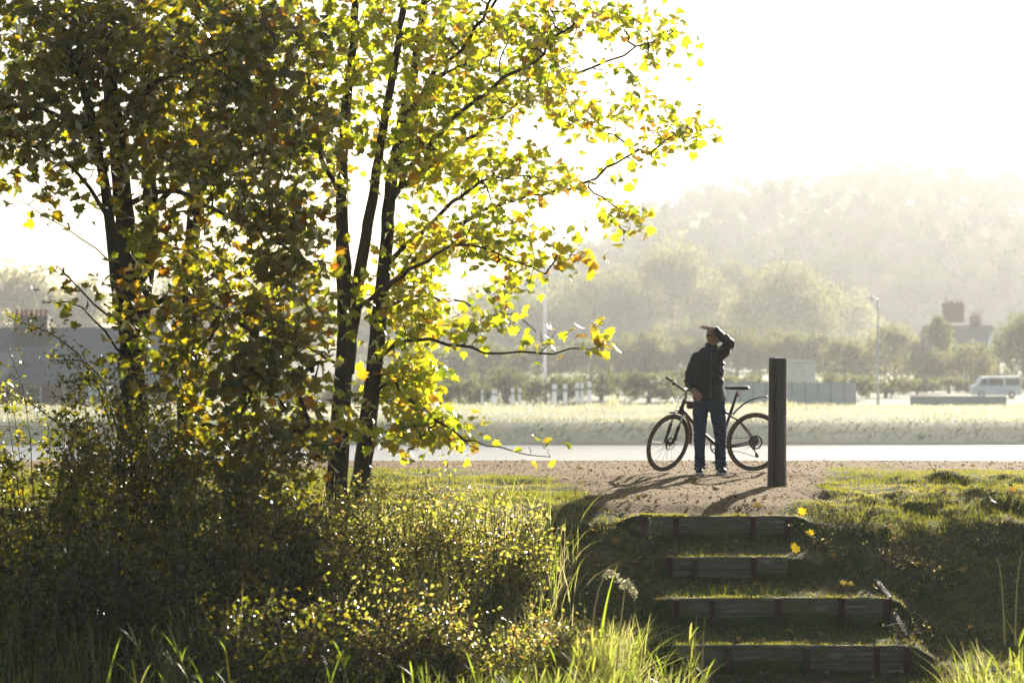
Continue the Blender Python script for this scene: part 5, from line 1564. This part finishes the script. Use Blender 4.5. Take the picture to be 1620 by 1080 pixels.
xa, xb = P(1246, 0, 180)[0], P(1290, 0, 180)[0]
bz = float(H((xa + xb) / 2, 180)); tz = P(0, 573, 180)[2]
r_ = tag(empty('cabin', ((xa + xb) / 2, 181, bz)), 'small pale grey cabin standing behind the panel fence, right of the bollard', 'cabin')
v, f = bevel_box((0, 0, (tz - bz) / 2), (xb - xa, 2.0, tz - bz), .02); obj('wall', v, f, M['cabin'], r_)
v, f = bevel_box((0, 0, tz - bz + .05), (xb - xa + .2, 2.2, .10), .02); obj('roof', v, f, M['concrete'], r_)
for i in range(7):
    v, f = bevel_box((0, -1.02, tz - bz - .28 - i * .30), (xb - xa - .1, .03, .24), .008); obj('cladding_board', v, f, M['cabin'], r_)


# ------------------------------------------------------------------ houses and van
def window(root, x, z, wd, h, y, o):
    wv = MB()
    v, f = bevel_box(np.array([x, y - .03, z]) - o, (wd, .08, h), .01)
    g = obj('window', v, f, M['glass'], root)
    fr = MB()
    for c, s in (((x - wd / 2, z), (.10, h + .1)), ((x + wd / 2, z), (.10, h + .1)), ((x, z + h / 2), (wd + .1, .10)), ((x, z), (wd, .07))):
        fr.add(*box(np.array([c[0], y - .07, c[1]]) - o, (s[0], .08 + .004 * (s[0] > s[1]), s[1])))
    fr.build('frame', M['white_paint'], g)
    v, f = bevel_box(np.array([x, y - .12, z - h / 2 - .07]) - o, (wd + .3, .22, .1), .01); obj('sill', v, f, M['white_paint'], g)
    return g


def roof_pair(root, x0, x1, y0, ez, rz_, depth, over, mat, o, name='roof'):
    """two real slopes meeting at a ridge that runs left to right"""
    yr = y0 + depth / 2
    V = np.array([[x0 - over, y0 - over, ez - .1], [x1 + over, y0 - over, ez - .1], [x1 + over, yr, rz_], [x0 - over, yr, rz_], [x0 - over, y0 + depth + over, ez - .1], [x1 + over, y0 + depth + over, ez - .1]])
    V = np.vstack([V, V - [0, 0, .18]]) - o
    F = [[0, 1, 2, 3], [3, 2, 5, 4], [6, 9, 8, 7], [9, 10, 11, 8], [0, 6, 7, 1], [4, 5, 11, 10], [0, 3, 9, 6], [3, 4, 10, 9], [1, 7, 8, 2], [2, 8, 11, 5]]
    return obj(name, V, F, mat, root)


def chimney(roof, c, s, mat, pots, o):
    c = np.array(c, float) - o
    v, f = bevel_box(c, s, .03)
    st = obj('chimney', v, f, mat, roof)
    mb = MB(); mb.add(*bevel_box(c + [0, 0, s[2] / 2 - .12], (s[0] + .16, s[1] + .16, .14), .02)); mb.build('cap', mat, st)
    for i in range(pots):
        px_ = c[0] - s[0] / 2 + s[0] * (i + .5) / pots
        v, f = tube([(px_, c[1], c[2] + s[2] / 2), (px_, c[1], c[2] + s[2] / 2 + .38), (px_, c[1], c[2] + s[2] / 2 + .45)], [.15, .12, .14], 12)
        obj('chimney_pot', v, f, M['pot'], st)


def terrace():
    D = 172.0
    x0, x1 = P(-70, 0, D)[0], P(315, 0, D)[0]
    gz = float(H((x0 + x1) / 2, D))
    o = np.array([(x0 + x1) / 2, D, gz])
    ez, rz_ = P(0, 604, D)[2], P(0, 517, D)[2]
    r_ = tag(empty('terraced_house', o), 'terraced house with slate roof and a broad smoky chimney behind the left thicket', 'house')
    v, f = box(np.array([(x0 + x1) / 2, D + 4, (gz + ez) / 2 - .3]) - o, (x1 - x0, 8, ez - gz + .6)); obj('wall', v, f, M['brick'], r_)
    for gx in (x0, x1):
        V = np.array([[gx - .05, D, ez], [gx - .05, D + 8, ez], [gx - .05, D + 4, rz_ - .2], [gx + .05, D, ez], [gx + .05, D + 8, ez], [gx + .05, D + 4, rz_ - .2]]) - o
        obj('gable', V, [[0, 1, 2], [3, 5, 4], [0, 3, 4, 1], [1, 4, 5, 2], [2, 5, 3, 0]], M['brick'], r_)
    rf = roof_pair(r_, x0, x1, D, ez, rz_, 8, .35, M['slate'], o)
    ca, cb = P(10, 0, D)[0], P(64, 0, D)[0]
    ct, cbz = P(0, 499, D)[2], P(0, 560, D)[2]
    chimney(rf, ((ca + cb) / 2, D + 3.0, (ct + cbz) / 2), (cb - ca, 1.0, ct - cbz), M['grey_brick'], 7, o)
    cc = P(225, 0, D)[0]
    chimney(rf, (cc, D + 3.8, (ct + cbz) / 2), (1.3, .9, ct - cbz), M['grey_brick'], 4, o)
    for px in (53, 113, 235, 285): window(r_, P(px, 0, D)[0], P(0, 628, D)[2], 1.0, 1.45, D, o)
    for px in (40, 100, 240): window(r_, P(px, 0, D)[0], gz + 1.5, 1.1, 1.5, D, o)
    # pale rendered bay
    a, b2 = P(140, 0, D)[0], P(182, 0, D)[0]
    v, f = bevel_box(np.array([(a + b2) / 2, D - .5, (gz + ez) / 2 - .15]) - o, (b2 - a, 1.0, ez - gz - .1), .03); bay = obj('bay', v, f, M['render_white'], r_)
    window(bay, (a + b2) / 2, P(0, 640, D)[2], .9, 1.3, D - 1.0, o)
    # made-up lower wing roof; its paler colour stands in for a sunlit slope
    pz, pe = P(0, 557, D - 3)[2], P(0, 600, D - 3)[2]
    q = [P(-90, 557, D - 1.5), P(40, 557, D - 1.5), P(0, 600, D - 3.2), P(-90, 600, D - 3.2)]
    q = np.array(q)
    V = np.vstack([q, q + [0, .3, -.25]]) - o
    obj('sunlit_wing_roof', V, [[0, 3, 2, 1], [4, 5, 6, 7], [0, 1, 5, 4], [1, 2, 6, 5], [2, 3, 7, 6], [3, 0, 4, 7]], M['sunlit_tile'], r_)
    wx0, wx1 = q[3][0], q[2][0]
    v, f = box(np.array([(wx0 + wx1) / 2, D - 1.4, (gz + q[3][2]) / 2 - .3]) - o, (wx1 - wx0 - .1, 2.8, q[3][2] - gz)); obj('wing_wall', v, f, M['brick'], r_)  # wall added to carry the made-up wing roof


terrace()


def cottage():
    D = 330.0
    cx = P(1500, 0, D)[0]; gz = float(H(cx, D))
    o = np.array([cx, D, gz])
    r_ = tag(empty('house', o, (0, 0, R(-28))), 'hazy house with red chimney pots rising above the trees near the van', 'house')
    ez, rz_ = P(0, 560, D)[2], P(0, 514, D)[2]
    v, f = box((0, 4, (ez - gz) / 2), (9, 8, ez - gz)); obj('wall', v, f, M['brick'], r_)
    rf = roof_pair(r_, cx - 4.5, cx + 4.5, D, ez, rz_, 8, .3, M['slate'], o)
    for gx in (-4.5, 4.5):
        V = np.array([[gx - .05, 0, ez - gz], [gx - .05, 8, ez - gz], [gx - .05, 4, rz_ - gz - .2], [gx + .05, 0, ez - gz], [gx + .05, 8, ez - gz], [gx + .05, 4, rz_ - gz - .2]])
        obj('gable', V, [[0, 1, 2], [3, 5, 4], [0, 3, 4, 1], [1, 4, 5, 2], [2, 5, 3, 0]], M['render_white'], r_)
    chimney(rf, (cx - .6, D + 4, P(0, 494, D)[2]), (2.7, 1.0, 2.6), M['brick'], 5, o)
    chimney(rf, (cx + 2.4, D + 4, P(0, 508, D)[2]), (1.3, .9, 1.4), M['brick'], 3, o)
    for wx in (-2.6, 0.2, 2.8): window(r_, cx + wx, ez - 1.3, 1.1, 1.4, D, o)
    window(r_, cx - 2.6, gz + 1.6, 1.2, 1.5, D, o); window(r_, cx + 2.8, gz + 1.6, 1.2, 1.5, D, o)
    v, f = bevel_box((.2, -.05, 1.05), (1.0, .1, 2.1), .02); dr = obj('door', v, f, M['dark_band'], r_)
    v, f = ball((.55, -.13, 1.0), .05, 6); obj('handle', v, f, M['steel'], dr)


cottage()


def van():
    D = 238.0
    xa, xb = P(1536, 0, D)[0], P(1613, 0, D)[0]
    cx = (xa + xb) / 2; gz = float(H(cx, D)); L = xb - xa
    r_ = tag(empty('parked_van', (cx, D, gz)), 'white van with dark side windows parked beyond the low wall', 'van')
    prof = [(-.5, .28), (-.5, .95), (-.47, 1.15), (-.40, 1.22), (-.33, 1.80), (-.28, 1.98), (.46, 2.05), (.495, 1.9), (.5, .28)]
    n_ = len(prof)
    V = [[a * L, -.95, z] for a, z in prof] + [[a * L, .95, z] for a, z in prof]
    F = [list(range(n_))[::-1], list(range(n_, 2 * n_))] + [[i, (i + 1) % n_, n_ + (i + 1) % n_, n_ + i][::-1] for i in range(n_)]
    bm = bmesh.new(); vv = [bm.verts.new(p) for p in V]
    for f in F: bm.faces.new([vv[i] for i in f])
    bmesh.ops.recalc_face_normals(bm, faces=bm.faces)
    bmesh.ops.bevel(bm, geom=list(bm.edges), offset=.06, segments=2, affect='EDGES')
    me = bpy.data.meshes.new('body'); bm.to_mesh(me); bm.free()
    link('body', me, M['white_paint'], r_)
    for a0, a1, s in ((-.36, -.20, .12), (-.17, .12, 0), (.17, .46, 0)):
        q = np.array([[a0 * L, -.965, 1.18], [a1 * L, -.965, 1.18], [a1 * L, -.965, 1.82], [(a0 + s * .5) * L, -.965, 1.82]])
        obj('side_window', np.vstack([q, q + [0, .03, 0]]), [[0, 1, 2, 3], [7, 6, 5, 4], [0, 4, 5, 1], [1, 5, 6, 2], [2, 6, 7, 3], [3, 7, 4, 0]], M['glass'], r_)
    for wx in (-.32, .30):
        wr = empty('wheel'); wr.parent = r_
        v, f = tube([(wx * L, -1.0, .32), (wx * L, -.76, .32)], .33, 22, ref=(0, 0, 1)); obj('tyre', v, f, M['black'], wr)
        v, f = tube([(wx * L, -1.012, .32), (wx * L, -.98, .32)], [.19, .2], 18, ref=(0, 0, 1)); obj('rim', v, f, M['silver'], wr)
    v, f = bevel_box((-.49 * L, -.62, .85), (.12, .3, .2), .02); obj('headlight', v, f, M['glass'], r_)
    v, f = bevel_box((-.49 * L, .62, .85), (.12, .3, .2), .02); obj('headlight', v, f, M['glass'], r_)
    v, f = bevel_box((-.345 * L, -1.06, 1.28), (.1, .16, .24), .02); obj('mirror', v, f, M['black'], r_)


van()


# ------------------------------------------------------------------ trees beyond the water
def far_tree(label, cx, top, hw, d, mat='far_leaf', base=None, tint=(.5, .25), name='broadleaf_tree', dens=1.0, group='hazy trees beyond the water', squash=1.0):
    d = d * 1.3 if d >= 350 else d
    x = P(cx, 0, d)[0]; gz = float(H(x, d))
    o = np.array([x, d, gz])
    tz = P(0, top, d)[2] - gz
    bz = (P(0, base, d)[2] - gz) if base else 0.0
    rw = hw / FPX * d; rh = (tz - bz) / 2
    c = np.array([0, 0, bz + rh])
    r_ = tag(empty(name, o), label, 'tree', group)
    v, f = tube(smooth_path([(0, 0, -.4), (.1, 0, bz + rh * .5), (0, 0, bz + rh * 1.4)], 8), np.linspace(rw * .055, rw * .02, 8), 9); obj('trunk', v, f, M['bark'], r_, smooth=True)
    k = 64
    u = rng.normal(size=(k, 3)); u /= np.linalg.norm(u, axis=1)[:, None]
    u[:, 2] = np.where(u[:, 2] < -.85, -u[:, 2], u[:, 2])
    cen = c + u * rng.uniform(.35, .80, k)[:, None] * np.array([rw, rw * .8, rh])
    sr = rng.uniform(.18, .34, k) * min(rw, rh * 1.2)
    hpx = rh / d * FPX
    n = int(np.clip(hw * hpx * 3.14 / 2.6 * dens, 1500, 14000))
    i = rng.integers(0, k, n)
    w_ = rng.normal(size=(n, 3)); w_ /= np.linalg.norm(w_, axis=1)[:, None]
    pos = cen[i] + w_ * (sr[i] * rng.uniform(.5, 1.08, n) ** .6)[:, None]
    pos[:, 2] = np.maximum(pos[:, 2], .1)
    tt = np.clip(tint[0] + rng.normal(0, .16, k)[i] + rng.normal(0, .05, n), 0, 1)
    sz = rng.uniform(3.5, 7, n) / FPX * d
    v, f, t = scatter([DIA], pos, facing_mats(w_), sz, tt, np.zeros(n, int))
    tag(obj('crown', v, f, M[mat], r_, attr={'tint': t}), kind='stuff')
    # a few bare limbs inside the crown
    mb = MB()
    for j in range(7):
        e = cen[rng.integers(0, k)]
        mb.add(*tube(smooth_path([(0, 0, bz + rh * .3), (e + [0, 0, bz]) / 2 + [0, 0, rh * .1], e], 6), np.linspace(rw * .010, rw * .003, 6), 5))
    mb.build('limbs', M['bark'], r_, smooth=True)


far_tree('broad round pale willow right behind the bollard, beyond the fence', 1245, 408, 135, 380, tint=(.62, .25))
far_tree('tall pale yellow tree left of the round willow', 1062, 366, 105, 420, tint=(.72, .22))
far_tree('dense grey-green tree behind the white marker posts', 940, 425, 100, 400, 'far_leaf', tint=(.35, .25))
far_tree('dull tree behind the tall mast', 825, 462, 105, 390, tint=(.3, .25))
far_tree('tree just right of the two-stemmed maple, beyond the water', 715, 500, 95, 385, tint=(.3, .25))
far_tree('hazy tree between the tall yellow tree and the round willow', 1150, 398, 80, 440, tint=(.5, .25))
far_tree('bushy tree behind the person, lower than the yellow tree', 1110, 495, 90, 360, tint=(.35, .25))
far_tree('pale bushy tree at the street lamp', 1415, 505, 62, 330, tint=(.75, .2))
far_tree('green pointed tree in front of the red chimney pots', 1488, 490, 34, 300, 'far_green', tint=(.6, .25))
far_tree('low cream coloured tree between the lamp and the van', 1465, 548, 60, 290, tint=(.8, .2))
far_tree('pale bush beside the white van', 1535, 538, 55, 290, tint=(.75, .2))
far_tree('dark rounded green tree at the right edge above the van', 1618, 492, 62, 285, 'far_green', tint=(.3, .25))
far_tree('low tree at the right foot of the round willow', 1335, 535, 60, 320, tint=(.5, .25))
far_tree('low bushy tree left of the person, behind the fence', 1020, 540, 80, 340, tint=(.3, .25))
far_tree('pale gold tree filling the gap between the yellow tree and the dense grey-green one', 1000, 400, 85, 455, tint=(.65, .25))
far_tree('broad green-gold tree behind the maple branch tip', 885, 445, 100, 465, tint=(.55, .25))
far_tree('green-gold tree behind the mast, taller than its neighbours', 770, 440, 95, 470, tint=(.45, .25))
far_tree('rounded tree at the right shoulder of the round willow', 1330, 455, 85, 450, tint=(.6, .25))
far_tree('low gold bush tree at the foot of the round willow', 1200, 520, 80, 355, tint=(.7, .2))
far_tree('wide pale tree behind the street lamp', 1390, 520, 80, 420, tint=(.7, .2))
far_tree('hazy tree above the chimney of the terraced house', 40, 402, 95, 420, tint=(.6, .25))
far_tree('hazy dark tree between chimney and browning maple', 135, 425, 60, 400, 'far_green', tint=(.4, .25))
far_tree('hazy tree seen between the browning maple and the two-stemmed maple', 300, 430, 120, 410, tint=(.4, .25))
far_tree('grey tree seen through the leaves left of the two-stemmed maple', 455, 410, 110, 420, tint=(.35, .25))
far_tree('low tree seen behind the two bare maple stems', 600, 470, 100, 400, tint=(.35, .25))

for cx_, tp_, lb_ in [(760, 535, 'shrubby tree filling the gap left of the mast'), (850, 540, 'shrubby tree low behind the mast'), (935, 530, 'shrubby tree low behind the right marker posts'), (1010, 520, 'shrubby tree left of the person, under the pale gold tree'), (1090, 528, 'shrubby tree right behind the shoulders of the person'),
                      (1165, 515, 'shrubby tree above the saddle, under the willow'), (1240, 520, 'shrubby tree right behind the bollard top'), (1310, 525, 'shrubby tree right of the cabin, under the willow'), (1375, 545, 'shrubby tree left of the lamp column'), (680, 545, 'shrubby tree low beside the two-stemmed maple')]:
    far_tree(lb_, cx_, tp_, 78, 345, tint=(.45, .25), name='shrub_tree', group='shrubby trees under the big ones')
HB = {650: 'low hedge bush just right of the two-stemmed maple trunks, beyond the meadow', 725: 'low hedge bush behind the first white marker posts', 800: 'low hedge bush left of the tall mast, behind the marker posts', 875: 'low hedge bush right at the foot of the tall mast',
      950: 'low hedge bush just right of the last white marker post', 1025: 'low hedge bush above the front wheel of the bicycle', 1100: 'low hedge bush directly behind the standing person', 1175: 'low hedge bush between person and bollard, behind the saddle', 1330: 'low hedge bush right of the grey cabin',
      1400: 'low hedge bush at the foot of the street lamp', 1450: 'low hedge bush behind the left end of the low wall', 1500: 'low hedge bush behind the middle of the low wall', 1590: 'low hedge bush directly behind the white van', 560: 'low hedge bush seen behind the two bare maple stems, beyond the meadow', 430: 'low hedge bush hidden mostly by the browning maple leaves'}
for q in [(650, 585, 60, 185), (725, 590, 60, 180), (800, 580, 60, 190), (875, 592, 60, 182), (950, 578, 60, 188), (1025, 585, 60, 180), (1100, 582, 60, 186), (1175, 590, 60, 180), (1330, 588, 60, 190), (1400, 592, 50, 200), (1450, 598, 40, 255), (1500, 596, 40, 262), (1590, 590, 40, 265), (560, 590, 60, 190), (430, 590, 70, 190)]:
    far_tree(HB[q[0]], q[0], q[1], q[2] * 1.4, q[3] * (1.2 if q[3] < 205 else 1), tint=(.3, .25), name='hedge_bush', group='hedge bushes under the hazy trees')

# wooded hill: reads as one mass
pos, sz, tt, nr = [], [], [], []
for row, dd in enumerate(np.linspace(690, 1060, 9)):
    for px in np.arange(820, 1900, 32) + rng.uniform(-14, 14, 34):
        x = (px - 810) / FPX * dd; y = dd + rng.uniform(-20, 20)
        g = float(H(x, y)); hT = rng.uniform(12, 20); rw = rng.uniform(5, 8.5); tk = rng.normal(.35, .28)
        n = 900
        k = 9
        u = rng.normal(size=(k, 3)) * np.array([rw * .5, rw * .5, hT * .22]) + [x, y, g + hT * .58]
        i = rng.integers(0, k, n)
        w_ = rng.normal(size=(n, 3)); w_ /= np.linalg.norm(w_, axis=1)[:, None]
        pos.append(u[i] + w_ * (rw * .42 * rng.uniform(.4, 1.05, n))[:, None])
        sz.append(rng.uniform(.8, 1.6, n)); nr.append(w_); tt.append(np.clip(tk + rng.normal(0, .03, n), 0, 1))
pos = np.concatenate(pos); sz = np.concatenate(sz); tt = np.concatenate(tt)
v, f, t = scatter([DIA], pos, facing_mats(np.concatenate(nr)), sz, tt, np.zeros(len(pos), int))
tag(obj('hillside_wood', v, f, M['far_wood'], attr={'tint': t}), 'hazy wood covering the hill behind the village trees', 'wood', kind='stuff')

HAZE = 0.00022

# ------------------------------------------------------------------ morning haze in the air
m_, nn_, out_ = new_mat('haze')
pv = nn_.nodes.new('ShaderNodeVolumePrincipled')
pv.inputs['Color'].default_value = (0.93, 0.95, 0.97, 1)
pv.inputs['Density'].default_value = HAZE
pv.inputs['Anisotropy'].default_value = 0.5
nn_.links.new(pv.outputs[0], out_.inputs['Volume'])
v, f = box((0, 560, 40), (2400, 1240, 104))
tag(obj('haze', v, f, m_), kind='stuff')
